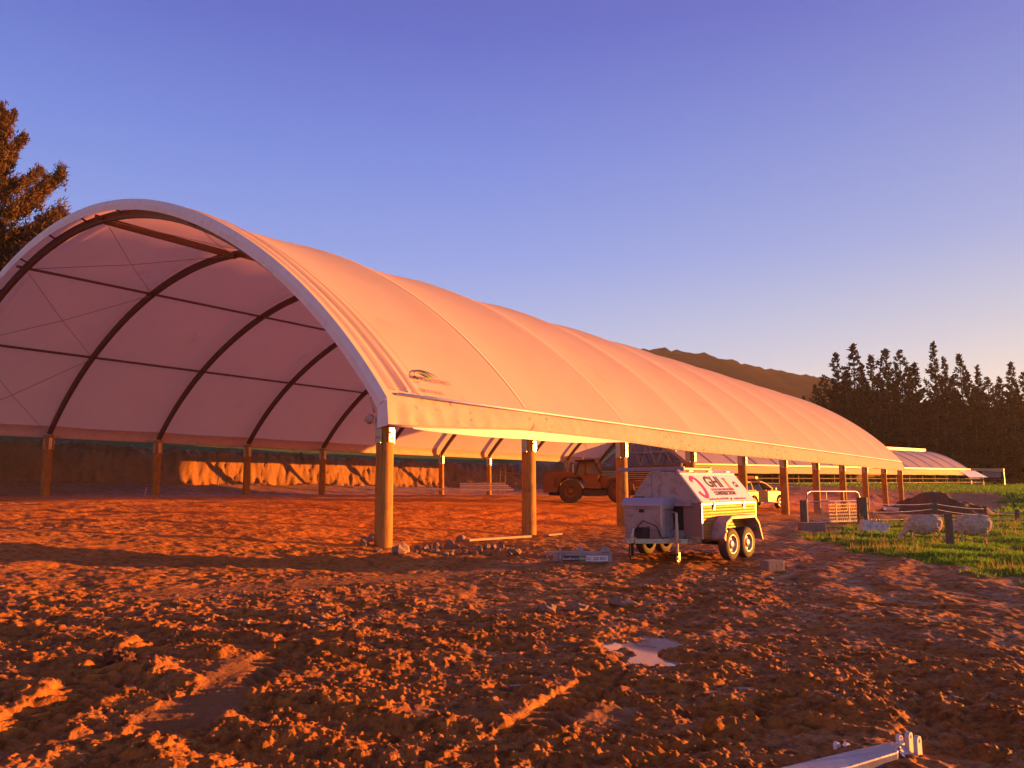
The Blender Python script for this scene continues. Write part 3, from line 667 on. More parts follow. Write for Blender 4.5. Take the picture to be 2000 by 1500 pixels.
# ---------------------------------------------------------------- dirt mound
mc = at(1828, 985, 52.)
xs = np.linspace(-1, 1, 70); GX, GY = np.meshgrid(xs*4.6, xs*4.2); rr = np.hypot(GX/3.9, GY/3.8)
Hm = np.clip(1-rr, 0, 1)**.9*1.45; Hm = Hm + (vnoise(GX*1.1, GY*1.1, 3)-.5)*.5*smooth(0, .25, 1-rr) + (vnoise(GX*3.5, GY*3.5, 4)-.5)*.22*smooth(0, .15, 1-rr)
b = MB(); zb_ = zbase(GX+mc.x, GY+mc.y); b.v = [tuple(v) for v in np.stack([GX, GY, zb_+Hm-.12], -1).reshape(-1, 3)]
b.f = [(j*70+i, j*70+i+1, (j+1)*70+i+1, (j+1)*70+i) for j in range(69) for i in range(69)]; b.mi = [0]*len(b.f)
tag(b.build('dirt_mound', mat('heaped_soil', (.22, .095, .035), .9, noise=((.13, .055, .02), 2, 2), bump=.8, bscale=5), loc=(mc.x, mc.y, 0), smooth=True), 'mound of dark soil behind the wire fence', None, None, 'structure')

# ---------------------------------------------------------------- trailer
gA = G(1363, 1100); TA = Vector((3.75, 15.5, gz(3.75, 15.5)))
tr = thing('site_trailer', 'silver tandem axle site trailer with sloping lids and a builder sign', 'trailer', TA, R(47))
LT, WT = 2.37, 1.72
def tpart(name, m, fn, parent=None, **k): b = MB(); fn(b); return b.build(name, m, parent or tr, **k)
sec = [(0, .46), (WT, .46), (WT, 1.16), (WT-.52, 1.80), (.53, 1.80), (0, 1.16)]
# body: lower tub with chequer plate side
M_chk = bpy.data.materials.new('chequer_plate'); M_chk.use_nodes = True; t_ = M_chk.node_tree; b_ = t_.nodes['Principled BSDF']
b_.inputs['Base Color'].default_value = (.46, .20, .035, 1); b_.inputs['Metallic'].default_value = .5; b_.inputs['Roughness'].default_value = .38
tcx = t_.nodes.new('ShaderNodeTexCoord'); mpx = t_.nodes.new('ShaderNodeMapping'); mpx.inputs['Scale'].default_value = (26, 1, 16); mpx.inputs['Rotation'].default_value = (0, 0, 0); t_.links.new(tcx.outputs['Object'], mpx.inputs[0])
ck = t_.nodes.new('ShaderNodeTexVoronoi'); ck.inputs['Scale'].default_value = 1.; ck.inputs['Randomness'].default_value = 0.12; t_.links.new(mpx.outputs[0], ck.inputs[0])
bpx = t_.nodes.new('ShaderNodeBump'); bpx.inputs['Strength'].default_value = .8; bpx.inputs['Distance'].default_value = .02; bpx.invert = True; t_.links.new(ck.outputs['Distance'], bpx.inputs['Height']); t_.links.new(bpx.outputs[0], b_.inputs['Normal'])
def tub(b):
    b.box((0.004, .004, .46), (LT-.004, WT-.004, 1.155))
tpart('tub', M_alup, tub, bevel=.006)
tpart('side_plate', M_chk, lambda b: b.box((.0, -.004, .462), (LT, .003, 1.15)), bevel=.002)
tpart('side_plate', M_chk, lambda b: b.box((.0, WT-.003, .462), (LT, WT+.004, 1.15)), bevel=.002)
def upper(b): b.prism([(0.0, 1.158), (WT, 1.158), (WT-.53, 1.80), (.53, 1.80)], 0.0, LT-.12, axis='x')
tpart('hood', M_alup, upper, bevel=.006)
# front panel; dark plate painted for the shaded opening beside the locker
tpart('front_panel', mat('brown_panel', (.30, .17, .14), .6, .2), lambda b: b.box((-.012, .012, .50), (.002, .40, 1.15)))
tpart('recess_shade', M_dark, lambda b: (b.box((-.014, .40, .62), (.003, .66, 1.12)),))
# locker
def locker(b): b.box((-.5, .64, .46), (-.005, 1.50, 1.14))
lk = tpart('front_locker', M_alup, locker, bevel=.01)
tpart('locker_lid', mat('lilac_aluminium', (.46, .40, .52), .5, .4), lambda b: b.prism([(-.54, 1.10), (-.54, 1.15), (-.44, 1.27), (.0, 1.27), (.0, 1.13)], .60, 1.54), lk, bevel=.005)
tpart('locker_trim', M_alu, lambda b: (b.box((-.52, .58, .50), (-.42, .625, 1.12)), b.box((-.5, .56, 1.05), (-.1, .62, 1.14))), lk)
tpart('lid_handle', M_dark, lambda b: b.box((-.30, 1.18, 1.27), (-.22, 1.42, 1.29)), lk)
tpart('lip', M_alup, lambda b: b.box((-.10, .18, 1.10), (0.01, .64, 1.17)), bevel=.004)
# sign lid on the right slope
sl = Vector((0, .53, 1.80-1.158)); sl_len = sl.length; eyv = sl.normalized(); exv = Vector((1, 0, 0)); ezv = exv.cross(eyv)
if ezv.y > 0: ezv = -ezv
def MS(x, t, l=0.): o_ = Vector((x, 0, 1.158))+eyv*t+ezv*l; return Matrix(((exv.x, eyv.x, ezv.x, o_.x), (exv.y, eyv.y, ezv.y, o_.y), (exv.z, eyv.z, ezv.z, o_.z), (0, 0, 0, 1)))
def sbox(b, x0, x1, t0, t1, l0, l1, mi=0): b.box((x0, t0, l0), (x1, t1, l1), mi, MS(0, 0))
lid = tpart('sign_lid', M_sign, lambda b: sbox(b, .02, LT-.02, .02, sl_len-.07, .003, .022), bevel=.003)
tpart('lid_edge', M_alu, lambda b: (sbox(b, .0, LT, sl_len-.07, sl_len+.02, .004, .04), sbox(b, -.015, .02, .0, sl_len, .004, .03)), lid)
tpart('gap_strip', M_dark, lambda b: sbox(b, .02, .045, .02, sl_len-.08, .0215, .0235), lid)
def ringG(b):
    n = 20; cx, cy, ro, ri = .36, .40, 1, 1
    A_ = [math.pi*1.25-i*math.pi*1.5/n*1.0 for i in range(n+1)]
    A_ = np.linspace(math.radians(158), math.radians(-152), 30)
    A_ = [a for a in A_ if not (math.radians(150) < a < math.radians(200))]
    o_ = [(cx+.22*math.cos(a), cy+.30*math.sin(a)) for a in A_]; i_ = [(cx+.10*math.cos(a), cy+.21*math.sin(a)) for a in A_]
    k = len(A_)
    b.add([MS(x, y, .025) @ Vector((0, 0, 0)) for x, y in o_+i_], [(i, i+1, i+1+k, i+k) for i in range(k-1)])
tpart('sign_emblem', M_magenta, ringG, lid, recalc=False)
def tx(body, x, t, size, m=M_text, bold=0., xs=1.): return text(body, 'sign_lettering', m, lid, size, MS(x, t, .025), bold=bold, xs=xs)
tx('GHI', .76, .40, .40, bold=.014, xs=.98)
tx('GOOD HOME IMPROVEMENTS', .78, .30, .085, M_magenta, xs=.86); tx('CONSTRUCTION', .80, .185, .135, bold=.006, xs=.86)
tx('Brent Home Phone 03 327 000', .40, .06, .07, M_magenta, xs=.9); tx('www.ghiconstruction.co.nz', 1.45, .06, .07, M_magenta, xs=.72)
def marks(b):
    b.add([MS(x, y, .025) @ Vector((0, 0, 0)) for x, y in [(1.56, .64), (1.72, .64), (1.72, .60), (1.61, .60)]], [(0, 1, 2, 3)], 0)
    b.add([MS(x, y, .025) @ Vector((0, 0, 0)) for x, y in [(1.61, .60), (1.72, .60), (1.72, .34), (1.61, .34)]], [(0, 1, 2, 3)], 1)
    b.add([MS(x, y, .0255) @ Vector((0, 0, 0)) for x, y in [(1.61, .345), (1.75, .345), (1.75, .32), (1.61, .32)]], [(0, 1, 2, 3)], 0)
    for x in (1.62, 1.66): b.add([MS(x+q, y, .025) @ Vector((0, 0, 0)) for q, y in [(0, .26), (.11, .26), (.11, .245), (0, .245)]], [(0, 1, 2, 3)], 2)
    A_ = np.linspace(0, math.pi, 12); o_ = [(2.02+.10*math.cos(a), .42+.13*math.sin(a)) for a in A_]; i_ = [(2.02+.075*math.cos(a), .42+.08*math.sin(a)) for a in A_]
    b.add([MS(x, y, .025) @ Vector((0, 0, 0)) for x, y in o_+i_], [(i, i+1, i+13, i+12) for i in range(11)], 0)
    b.add([MS(x, y, .025) @ Vector((0, 0, 0)) for x, y in [(1.93, .37), (2.0, .47), (2.03, .43), (2.07, .46), (2.12, .37), (2.03, .40)]], [tuple(range(6))], 0)
    b.add([MS(x, y, .025) @ Vector((0, 0, 0)) for x, y in [(1.22, .12), (1.31, .075), (1.40, .12), (1.36, .07), (1.31, .03), (1.27, .07)]], [tuple(range(6))], 0)
tpart('sign_marks', [M_text, M_orange, M_magenta], marks, lid, recalc=False)
# chassis, drawbar, fenders, wheels, jockey wheel, tow hitch
def chassis(b):
    for y in (.25, WT-.25): b.box((-.1, y-.03, .36), (LT+.05, y+.03, .455))
    for x in (.1, .8, 1.5, LT-.05): b.box((x, .1, .38), (x+.05, WT-.1, .45))
    b.bar((-.02, .25, .41), (-1.15, WT/2-.04, .45), .06, .09); b.bar((-.02, WT-.25, .41), (-1.15, WT/2+.04, .45), .06, .09)
    b.box((-.42, .35, .45), (-.02, .62, .50))
tpart('chassis', M_steel2, chassis)
def fnd(b, y0, y1):
    P = [(.34, .47), (.46, .78), (.70, .90), (1.72, .90), (1.92, .72), (2.06, .40)]; Q = [(x+(.03 if x < 1 else -.03 if x > 1.8 else 0), z-.03) for x, z in P]; n = len(P)
    for i in range(n-1): b.prism([P[i], P[i+1], Q[i+1], Q[i]], y0, y1)
    yo = y0 if y0 < 0 else y1-.01
    for i in range(n-1): b.prism([P[i], P[i+1], (P[i+1][0]+(0 if i != 0 else .0), P[i+1][1]-.06), (P[i][0]+(.06 if i < 2 else -.0), P[i][1]-.06)], yo, yo+.01)
tpart('fender', M_alup, lambda b: fnd(b, -.30, -.004)); tpart('fender', M_alup, lambda b: fnd(b, WT+.004, WT+.30))
M_hub = mat('rim_shadow', (.10, .08, .07), .6)
def wheel(parent, c, side, Rr=.325, w=.19, rimr=.19, name='wheel', holes=12, mt=M_rim):
    c = Vector(c); s_ = side
    b = MB(); b.lathe([(rimr, -w/2), (Rr*.86, -w/2), (Rr*.97, -w*.36), (Rr, -w*.15), (Rr, w*.15), (Rr*.97, w*.36), (Rr*.86, w/2), (rimr, w/2)], (0, 0, 0), (0, 1, 0), 32)
    wo = b.build(name, M_black, parent, smooth=True, loc=c)
    b = MB(); f = s_*w/2
    b.lathe([(rimr+.006, f*.92), (rimr-.004, f*1.0), (rimr*.9, f*.92), (rimr*.84, f*.45), (rimr*.5, f*.35), (rimr*.40, f*.75), (rimr*.2, f*.85), (0, f*.85)], (0, 0, 0), (0, 1, 0), 28)
    r_ = b.build('rim', mt, wo, smooth=True)
    b = MB()
    for k in range(holes):
        a = k*2*math.pi/holes; b.lathe([(0, f*.46), (rimr*.095, f*.46)], (math.cos(a)*rimr*.70, 0, math.sin(a)*rimr*.70), (0, 1, 0), 8)
    b.build('rim_slots', M_hub, r_, recalc=False)
    return wo
for x in (.825, 1.515): wheel(tr, (x, -.14, .325), -1); wheel(tr, (x, WT+.14, .325), 1)
tpart('axle', M_dark, lambda b: (b.tube([(.825, -.1, .33), (.825, WT+.1, .33)], .03), b.tube([(1.515, -.1, .33), (1.515, WT+.1, .33)], .03)))
def jock(b): b.tube([(-.45, .30, .20), (-.45, .30, .98)], .028, 10); b.tube([(-.45, .30, .40), (-.45, .30, .78)], .036, 10); b.box((-.48, .20, .40), (-.42, .55, .46)); b.tube([(-.45, .30, .98), (-.45, .38, 1.0)], .012); b.bar((-.45, .26, .22), (-.45, .26, .08), .01, .05)
j_ = tpart('jockey_stand', M_steel2, jock)
wheel(j_, (-.45, .30, .10), -1, .10, .05, .06, 'jockey_wheel', 4)
def coup(b):
    b.box((-1.30, WT/2-.05, .42), (-1.1, WT/2+.05, .52)); b.lathe([(0, -.05), (.06, -.05), (.06, .03), (0, .05)], (-1.33, WT/2, .46), (0, 0, 1), 12); b.tube([(-1.2, WT/2, .52), (-1.12, WT/2, .68), (-1.0, WT/2+.02, .70)], .018)
tpart('coupling', M_steel2, coup)
tpart('brake_gear', M_dark, lambda b: (b.box((-.95, WT/2-.10, .47), (-.7, WT/2+.10, .70)), b.tube([(-1.05, WT/2+.1, .60), (-.85, WT/2-.05, .83), (-.62, WT/2-.2, .72), (-.52, WT/2-.24, .50)], .012), b.tube([(-1.2, WT/2+.03, .44), (-1.22, WT/2+.05, .2), (-1.1, WT/2+.1, .1)], .014), b.tube([(-1.0, WT/2+.12, .46), (-1.0, WT/2+.12, .15)], .03)))
tpart('marker_light', M_amber, lambda b: b.lathe([(0, 0), (.03, 0), (.03, .03), (0, .035)], (.40, -.30, .60), (0, -1, 0), 10))
tpart('rear_tow_bar', M_steel2, lambda b: (b.tube([(LT, .2, .42), (LT+.5, .2, .40)], .03), b.lathe([(0, -.03), (.06, -.03), (.075, .0), (.06, .05), (0, .06)], (LT+.53, .2, .42), (0, 0, 1), 12), b.box((LT-.02, .1, .36), (LT+.06, WT-.1, .50))))
tpart('hood_seam', M_dark, lambda b: b.box((-.003, WT*.66, 1.18), (.0005, WT*.66+.006, 1.76)))
tpart('top_catch', M_steel2, lambda b: (b.box((-.02, .9, 1.80), (.10, 1.12, 1.815)), b.tube([(.35, .62, 1.80), (.35, .62, 1.98)], .022)))
for k_ in range(3): tpart('hinge', M_steel2, lambda b: (b.tube([(.35+.8*k_, .52, 1.835), (.50+.8*k_, .52, 1.835)], .014, 8), b.box((.36+.8*k_, .44, 1.802), (.49+.8*k_, .52, 1.812))))
for k_ in range(2): tpart('lid_latch', M_steel2, lambda b: (b.box((.45+1.3*k_, -.022, 1.02), (.53+1.3*k_, -.004, 1.15)), b.box((.47+1.3*k_, -.035, 1.06), (.51+1.3*k_, -.02, 1.17))))
tpart('locker_seam', M_dark, lambda b: (b.box((-.502, .66, .62), (-.499, 1.48, .625)), b.box((-.502, .66, 1.05), (-.499, 1.48, 1.055)), b.box((-.53, 1.02, .98), (-.50, 1.12, 1.04))), lk)
tpart('corner_angle', M_alu, lambda b: (b.box((-.006, -.012, .46), (.03, -.004, 1.155)), b.box((LT-.03, -.012, .46), (LT+.006, -.004, 1.155)), b.box((.0, -.012, 1.125), (LT, -.004, 1.16))))
tpart('tail_lamp', M_red, lambda b: b.box((LT, .05, .52), (LT+.03, .20, .62)))
tpart('cable', M_black, lambda b: b.tube([(-.1, .9, .46), (-.5, 1.0, .40), (-.9, .95, .36), (-1.15, .9, .44)], .012, 6))
# flat ramp board lying on top
rb = thing('ramp_board', 'flat metal ramp board lying across the top of the trailer', 'board', tr.location+Vector((0, 0, 0)), R(47))
b = MB(); b.box((.15, .45, 1.83), (1.3, 2.1, 1.88)); b.box((.15, .45, 1.815), (.19, 2.1, 1.83)); b.build('board_panel', mat('lilac_board', (.36, .26, .32), .6, .2), rb, bevel=.006)
b = MB(); b.box((.15, .45, 1.881), (.18, 2.1, 1.90)); b.box((1.27, .45, 1.881), (1.3, 2.1, 1.90)); b.build('board_lip', M_alup, rb)

# ---------------------------------------------------------------- hire company attachment on the mud
g1 = G(1130, 1099); hb = thing('lifting_bar', 'grey steel attachment bar with hire phone number lying in the mud', 'machine attachment', (g1.x, g1.y, gfull(g1.x, g1.y)-.02), R(-4)); HL = .66
b = MB(); b.box((-.34, -.06, .0), (HL, .16, .16)); b.box((-.34, -.03, .16), (HL, .1, .21)); b.build('beam', M_alup, hb, bevel=.008)
b = MB(); b.prism([(-.02, .21), (.10, .21), (.10, .27), (.05, .31), (-.02, .33)], -.03, .02); b.prism([(.45, .18), (.62, .18), (.62, .27), (.55, .31), (.45, .31)], -.03, .02); b.build('lug', M_alup, hb)
b = MB(); b.box((-.64, -.02, .17), (-.34, .12, .20)); b.box((-.64, -.02, .02), (-.61, .12, .17)); b.box((-.50, -.05, .02), (-.40, .14, .17)); b.box((-.38, -.07, -.0), (-.335, .17, .25)); b.build('hook_end', M_alup, hb, bevel=.004)
b = MB(); b.box((-.33, -.064, .03), (.0, -.061, .135)); b.build('dark_panel', mat('hire_maroon', (.10, .02, .02), .5), hb)
b = MB(); b.box((.0, -.064, .03), (.145, -.061, .135)); b.build('green_panel', mat('hire_green', (.14, .17, .05), .5), hb)
b = MB(); b.box((.145, -.064, .03), (.58, -.061, .135)); b.build('number_panel', M_sign, hb)
MT2 = lambda x: Matrix.Translation((x, -.067, .055)) @ Matrix.Rotation(math.pi/2, 4, 'X')
text('Southern', 'lettering', M_sign, hb, .085, MT2(-.32)); text('Hire', 'lettering', M_sign, hb, .085, MT2(.015)); text('021 228 3051', 'lettering', M_text, hb, .085, MT2(.153), xs=.86)

# ---------------------------------------------------------------- telehandler
gt = at(1115, 980, 44.); th = thing('telehandler', 'orange telescopic loader parked inside the shelter between poles', 'telehandler', (gt.x, gt.y, gz(gt.x, gt.y)-.02), R(-8))
for y in (-.05, 1.95):
    for x in (0, 2.72): wheel(th, (x, y, .67), -1 if y < 1 else 1, .67, .42, .33, mt=M_tele, holes=8)
def tp(name, m, fn, **k): b = MB(); fn(b); return b.build(name, m, th, **k)
tp('chassis', M_dark, lambda b: (b.box((-1.3, .5, .45), (3.6, 1.5, .85)), b.box((.7, -.02, .42), (2.0, .45, .78))))
tp('engine_cover', M_tele, lambda b: b.prism([(-1.55, .62), (-1.6, 1.2), (-1.45, 1.72), (-.3, 1.80), (.9, 1.62), (.95, 1.45), (-.2, 1.45), (-.62, 1.15), (-.75, .62)], .0, 1.9), bevel=.03)
tp('side_panel', M_tele, lambda b: b.prism([(.75, .85), (.82, 1.15), (.55, 1.5), (.3, 1.62), (1.62, 1.60), (1.55, 1.2), (1.72, .82)], -.06, .5), bevel=.02)
tp('mudguard', M_dark, lambda b: (b.prism([(-.55, 1.30), (-.35, 1.46), (.35, 1.46), (.55, 1.28), (.5, 1.25), (.32, 1.42), (-.32, 1.42), (-.5, 1.26)], -.25, .1), b.prism([(2.05, 1.20), (2.3, 1.42), (3.0, 1.42), (3.3, 1.2), (3.25, 1.16), (2.95, 1.37), (2.35, 1.37), (2.1, 1.16)], -.25, .1)))
tp('nose', M_tele, lambda b: b.prism([(1.7, .85), (1.62, 1.45), (2.1, 1.5), (3.5, 1.1), (3.6, .7)], .3, 1.6), bevel=.03)
tp('boom', M_tele, lambda b: (b.bar((-1.2, 1.35, 1.75), (4.2, 1.35, 1.05), .32, .34), b.bar((3.2, 1.35, 1.18), (4.9, 1.35, .92), .24, .26)), bevel=.01)
tp('vent_grille', M_dark, lambda b: [b.box((-.98, -.006, .9+.1*k), (-.74, .0, .95+.1*k)) for k in range(6)])
def cabf(b):
    P = [(.28, 1.6), (.46, 2.32), (1.30, 2.38), (1.78, 1.6)]
    for y in (.02, .98):
        for i in range(3): b.bar((P[i][0], y, P[i][1]), (P[i+1][0], y, P[i+1][1]), .08)
        b.bar((.85, y, 1.6), (.85, y, 2.36), .06)
    for x, z in P: b.bar((x, .02, z), (x, .98, z), .08)
    b.prism([(.25, 2.36), (.22, 2.44), (1.35, 2.50), (1.42, 2.40)], -.05, 1.05)
tp('cab_frame', M_dark, cabf)
tp('cab_glass', mat('cab_glass', (.10, .05, .03), .1), lambda b: b.prism([(.32, 1.64), (.49, 2.30), (1.28, 2.35), (1.72, 1.64)], .05, .95))
tp('seat', M_black, lambda b: (b.box((.55, .3, 1.3), (.95, .8, 1.7)), b.box((.5, .3, 1.7), (.62, .8, 2.1))))
tp('beacon', M_amber, lambda b: b.lathe([(0, 0), (.05, 0), (.05, .12), (0, .15)], (.7, .5, 2.47), (0, 0, 1), 10))
tp('mirror', M_steel2, lambda b: (b.box((.12, -.15, 1.75), (.2, -.1, 2.2)), b.bar((.3, .0, 2.3), (.16, -.12, 2.1), .025)))

# ---------------------------------------------------------------- pickup / wagon beyond the poles
gc = at(1474, 994, 50.); car = thing('utility_wagon', 'pale silver four-door utility vehicle with a roof box behind the trailer', 'car', (gc.x, gc.y, gz(gc.x, gc.y)-.03), R(90-50))
def cp(name, m, fn, parent=None, **k): b = MB(); fn(b); return b.build(name, m, parent or car, **k)
# x forward from rear axle, y left; visible side is y=0 (right side)
def archpts(cx, r, z0, n=9): return [(cx+r*math.cos(a), z0+r*math.sin(a)) for a in np.linspace(math.pi, 0, n)]
low = [(-1.15, .55)]+archpts(0, .46, .42)+archpts(3.05, .46, .42)+[(3.9, .45), (4.0, .75), (3.92, 1.02), (2.75, 1.16), (-1.1, 1.12), (-1.2, .8)]
cbody = cp('body', M_car, lambda b: b.prism(low, 0, 1.85), bevel=.03)
def gh(b):
    P = [(-1.05, 1.12), (-.88, 1.66), (-.55, 1.78), (1.25, 1.80), (1.75, 1.68), (2.78, 1.15)]; y0, y1 = .04, 1.81; n = len(P)
    ins = lambda z: .20*(z-1.12)/.68
    b.add([(x, y0+ins(z), z) for x, z in P]+[(x, y1-ins(z), z) for x, z in P], [tuple(range(n)), tuple(range(2*n-1, n-1, -1))]+[(i, i+n, (i+1) % n+n, (i+1) % n) for i in range(n)])
cp('cabin', M_car, gh, bevel=.02)
def win(b, P):
    ins = lambda z: .04+.20*(z-1.12)/.68
    b.add([(x, ins(z)-.012, z) for x, z in P]+[(x, ins(z)+.01, z) for x, z in P], [tuple(range(len(P)))]+[(i, i+len(P), (i+1) % len(P)+len(P), (i+1) % len(P)) for i in range(len(P))])
for P in ([(-.85, 1.22), (-.72, 1.66), (-.02, 1.68), (.0, 1.22)], [(.12, 1.22), (.10, 1.70), (.85, 1.70), (.95, 1.22)], [(1.05, 1.22), (.97, 1.70), (1.3, 1.70), (1.7, 1.6), (2.35, 1.24)]):
    cp('side_window', M_glass, lambda b: win(b, P))
cp('door_seam', M_dark, lambda b: (b.box((.05, -.004, .62), (.075, .0005, 1.13)), b.box((1.0, -.004, .62), (1.02, .0005, 1.13))))
cp('door_handle', M_steel2, lambda b: (b.box((.72, -.03, 1.0), (.90, -.002, 1.04)),)); cp('door_handle', M_steel2, lambda b: (b.box((1.9-.2, -.03, 1.0), (1.9-.02, -.002, 1.04)),))
cp('side_step', M_steel2, lambda b: b.tube([(.55, -.10, .40), (2.5, -.10, .40)], .045))
cp('bumper', M_dark, lambda b: (b.box((-1.28, .05, .5), (-1.12, 1.8, .72)), b.box((3.85, .05, .42), (4.06, 1.8, .66))), bevel=.03)
cp('tail_light', M_red, lambda b: b.box((-1.215, .01, .82), (-1.0, -.012, 1.10)))
cp('headlight', M_rim, lambda b: b.prism([(3.6, .86), (3.94, .84), (3.9, .98), (3.55, 1.02)], -.012, .3))
for x_ in (0, 3.05): cp('wheel_arch', M_dark, lambda b: b.lathe([(0, .2), (.46, .2), (.46, .02)], (x_, 0, .42), (0, 1, 0), 20))
cp('mirror', M_car, lambda b: b.box((2.2, -.22, 1.18), (2.35, -.02, 1.36)), bevel=.02)
for x in (0, 3.05): wheel(car, (x, .12, .39), -1, .39, .25, .25, holes=6); wheel(car, (x, 1.73, .39), 1, .39, .25, .25, holes=6)
cp('roof_rails', M_dark, lambda b: (b.tube([(-.6, .3, 1.84), (1.2, .3, 1.86)], .02), b.tube([(-.6, 1.55, 1.84), (1.2, 1.55, 1.86)], .02)))
rbx = thing('roof_box', 'yellow-lit load box strapped on the roof of the silver wagon', 'box', car.location, R(40)); b = MB(); b.box((-.55, .35, 1.90), (1.1, 1.5, 2.12)); b.build('box_shell', M_amber, rbx, bevel=.06)
b = MB(); b.box((-.2, .34, 1.895), (-.14, 1.51, 2.13)); b.box((.7, .34, 1.895), (.76, 1.51, 2.13)); b.build('strap', M_dark, rbx)

# ---------------------------------------------------------------- steel boom lying in the foreground
o_ = at(1530, 1500, 4.35); b1 = at(1535, 1498, 4.42); b2 = at(1745, 1447, 5.0)
bl = thing('digger_boom', 'blue-grey steel digger arm with pin eyes lying in the foreground mud', 'machine part', (0, 0, 0))
base = Vector(((b1.x+b2.x)/2, (b1.y+b2.y)/2, 0)); bl.location = (base.x, base.y, gz(base.x, base.y))
def P_(x, y, Y): p = at(x, y, Y); return p-Vector(bl.location)
b = MB()
top = [P_(1460, 1512, 4.15), P_(1530, 1497, 4.3), P_(1640, 1470, 4.55), P_(1735, 1449, 4.75), P_(1768, 1449, 4.75)]
mid = [P_(1470, 1530, 3.98), P_(1545, 1516, 4.1), P_(1660, 1496, 4.3), P_(1752, 1468, 4.5), P_(1758, 1458, 4.58)]
lowp = [p+Vector((.0, .02, -.30)) for p in mid]; back = [p+Vector((0, .04, -.42)) for p in top]; n_ = 5
b.v = [tuple(v) for v in top+mid+lowp+back]
b.f = [(k*n_+i, k*n_+i+1, ((k+1) % 4)*n_+i+1, ((k+1) % 4)*n_+i) for k in range(4) for i in range(4)]+[(0, 5, 10, 15), (4, 9, 14, 19)]; b.mi = [0]*len(b.f)
b.build('arm', M_boom, bl, bevel=.012)
def eye_plate(px, py, Yd, w, h, rzz, m):
    c = P_(px, py, Yd); b = MB(); n = 14; ho = w*.22
    outer = [(w/2*math.cos(a), h*.5+w/2*math.sin(a)) for a in np.linspace(0, math.pi, n)]+[(-w/2, -h*.5), (w/2, -h*.5)]
    inner = [(ho*math.cos(a), h*.5+ho*math.sin(a)*1.0) for a in np.linspace(0, 2*math.pi, len(outer), endpoint=False)]
    Mx = Matrix.Translation(c) @ Matrix.Rotation(rzz, 4, 'Z'); k = len(outer); vs = []
    for y in (-.012, .012): vs += [Mx @ Vector((x, y, z)) for x, z in outer]+[Mx @ Vector((x, y, z)) for x, z in inner]
    fs = [(i, (i+1) % k, k+(i+1) % k, k+i) for i in range(k)]+[(2*k+i, 3*k+i, 3*k+(i+1) % k, 2*k+(i+1) % k) for i in range(k)]+[(i, 2*k+i, 2*k+(i+1) % k, (i+1) % k) for i in range(k)]+[(k+i, k+(i+1) % k, 3*k+(i+1) % k, 3*k+i) for i in range(k)]
    b.add(vs, fs); return b.build('pin_eye', m, bl)
eye_plate(1635, 1466, 4.75, .036, .06, R(25), M_sign); eye_plate(1654, 1467, 4.75, .036, .06, R(25), M_sign)
eye_plate(1757, 1449, 4.78, .033, .05, R(25), M_sign)
M_eye = mat('primer_plate', (.70, .58, .55), .45, .2)
eye_plate(1776, 1456, 4.66, .05, .10, R(40), M_eye); eye_plate(1793, 1470, 4.60, .055, .13, R(40), M_eye)
b = MB(); q = [P_(1762, 1452, 4.70), P_(1790, 1478, 4.55), P_(1784, 1496, 4.52), P_(1757, 1470, 4.56)]; b.add(q+[v+Vector((-.02, .03, 0)) for v in q], [(0, 1, 2, 3), (7, 6, 5, 4), (0, 4, 5, 1), (1, 5, 6, 2), (2, 6, 7, 3), (3, 7, 4, 0)]); b.build('end_plate', M_eye, bl)

# ---------------------------------------------------------------- rocks, blocks, timber
def rock_mesh(seed, flat=.7, ang=.25):
    r_ = random.Random(seed); b = MB(); n, m_ = 9, 7; vs = []
    for i in range(m_):
        for k in range(n):
            t, p = math.pi*i/(m_-1), 2*math.pi*k/n; q = 1+ang*(r_.random()-.5)*2
            vs.append((math.sin(t)*math.cos(p)*q, math.sin(t)*math.sin(p)*q*.8, math.cos(t)*flat*q))
    b.add(vs, [(i*n+k, i*n+(k+1) % n, (i+1)*n+(k+1) % n, (i+1)*n+k) for i in range(m_-1) for k in range(n)])
    return b
def place_rock(px, py, size, seed, label, group, m=M_stone, flat=.7, sink=.25):
    g = G(px, py); o = rock_mesh(seed, flat).build('rock', m); o.location = (g.x, g.y, gfull(g.x, g.y)+size*flat*(1-sink)-size*flat*.3); o.scale = (size,)*3; o.rotation_euler = (0, 0, seed*1.7); return tag(o, label, 'rock', group)
rr_ = random.Random(5)
place_rock(712, 1068, .17, 1, 'pale angular rock leaning left of the first timber pole', None, M_stone, .8)
place_rock(728, 1058, .16, 2, 'pale rock touching the left side of the first pole', None, M_stone, 1.)
place_rock(737, 1080, .13, 3, 'flat pale slab in front of the first pole foot', None, M_stone, .3)
place_rock(782, 1084, .20, 4, 'broad pale rock just right of the first pole foot', None, M_stone, .8)
place_rock(900, 1056, .15, 6, 'pale rock at the left end of the long plank', None, M_stone, .9)
place_rock(878, 1072, .15, 7, 'largest pointed stone in the rubble row by the plank', None, M_stone, 1.)
for k in range(34):
    place_rock(rr_.uniform(812, 1010), 1077+rr_.uniform(-7, 6)-(.02*k), rr_.uniform(.045, .12), 20+k, 'small broken stone in the rubble row between the first two poles', 'rubble stones between the first two poles', M_stone, rr_.uniform(.6, 1))
place_rock(1130, 1192, .15, 71, 'flat buff stone in the mud up-left of the big puddle', None, M_stone, .4)
place_rock(1215, 1183, .17, 72, 'wide grey stone in the mud above the big puddle', None, M_stone, .4)
place_rock(1070, 1200, .13, 73, 'sunlit stone left of the big puddle', None, M_stone, .6)
place_rock(215, 1400, .0, 74, 'x', None) if False else None
for k in range(26):
    place_rock(rr_.uniform(330, 760), rr_.uniform(1150, 1235), rr_.uniform(.025, .06), 100+k, 'small pale stone among the churned clods at left centre', 'pale stones among the clods', M_stone, .55)
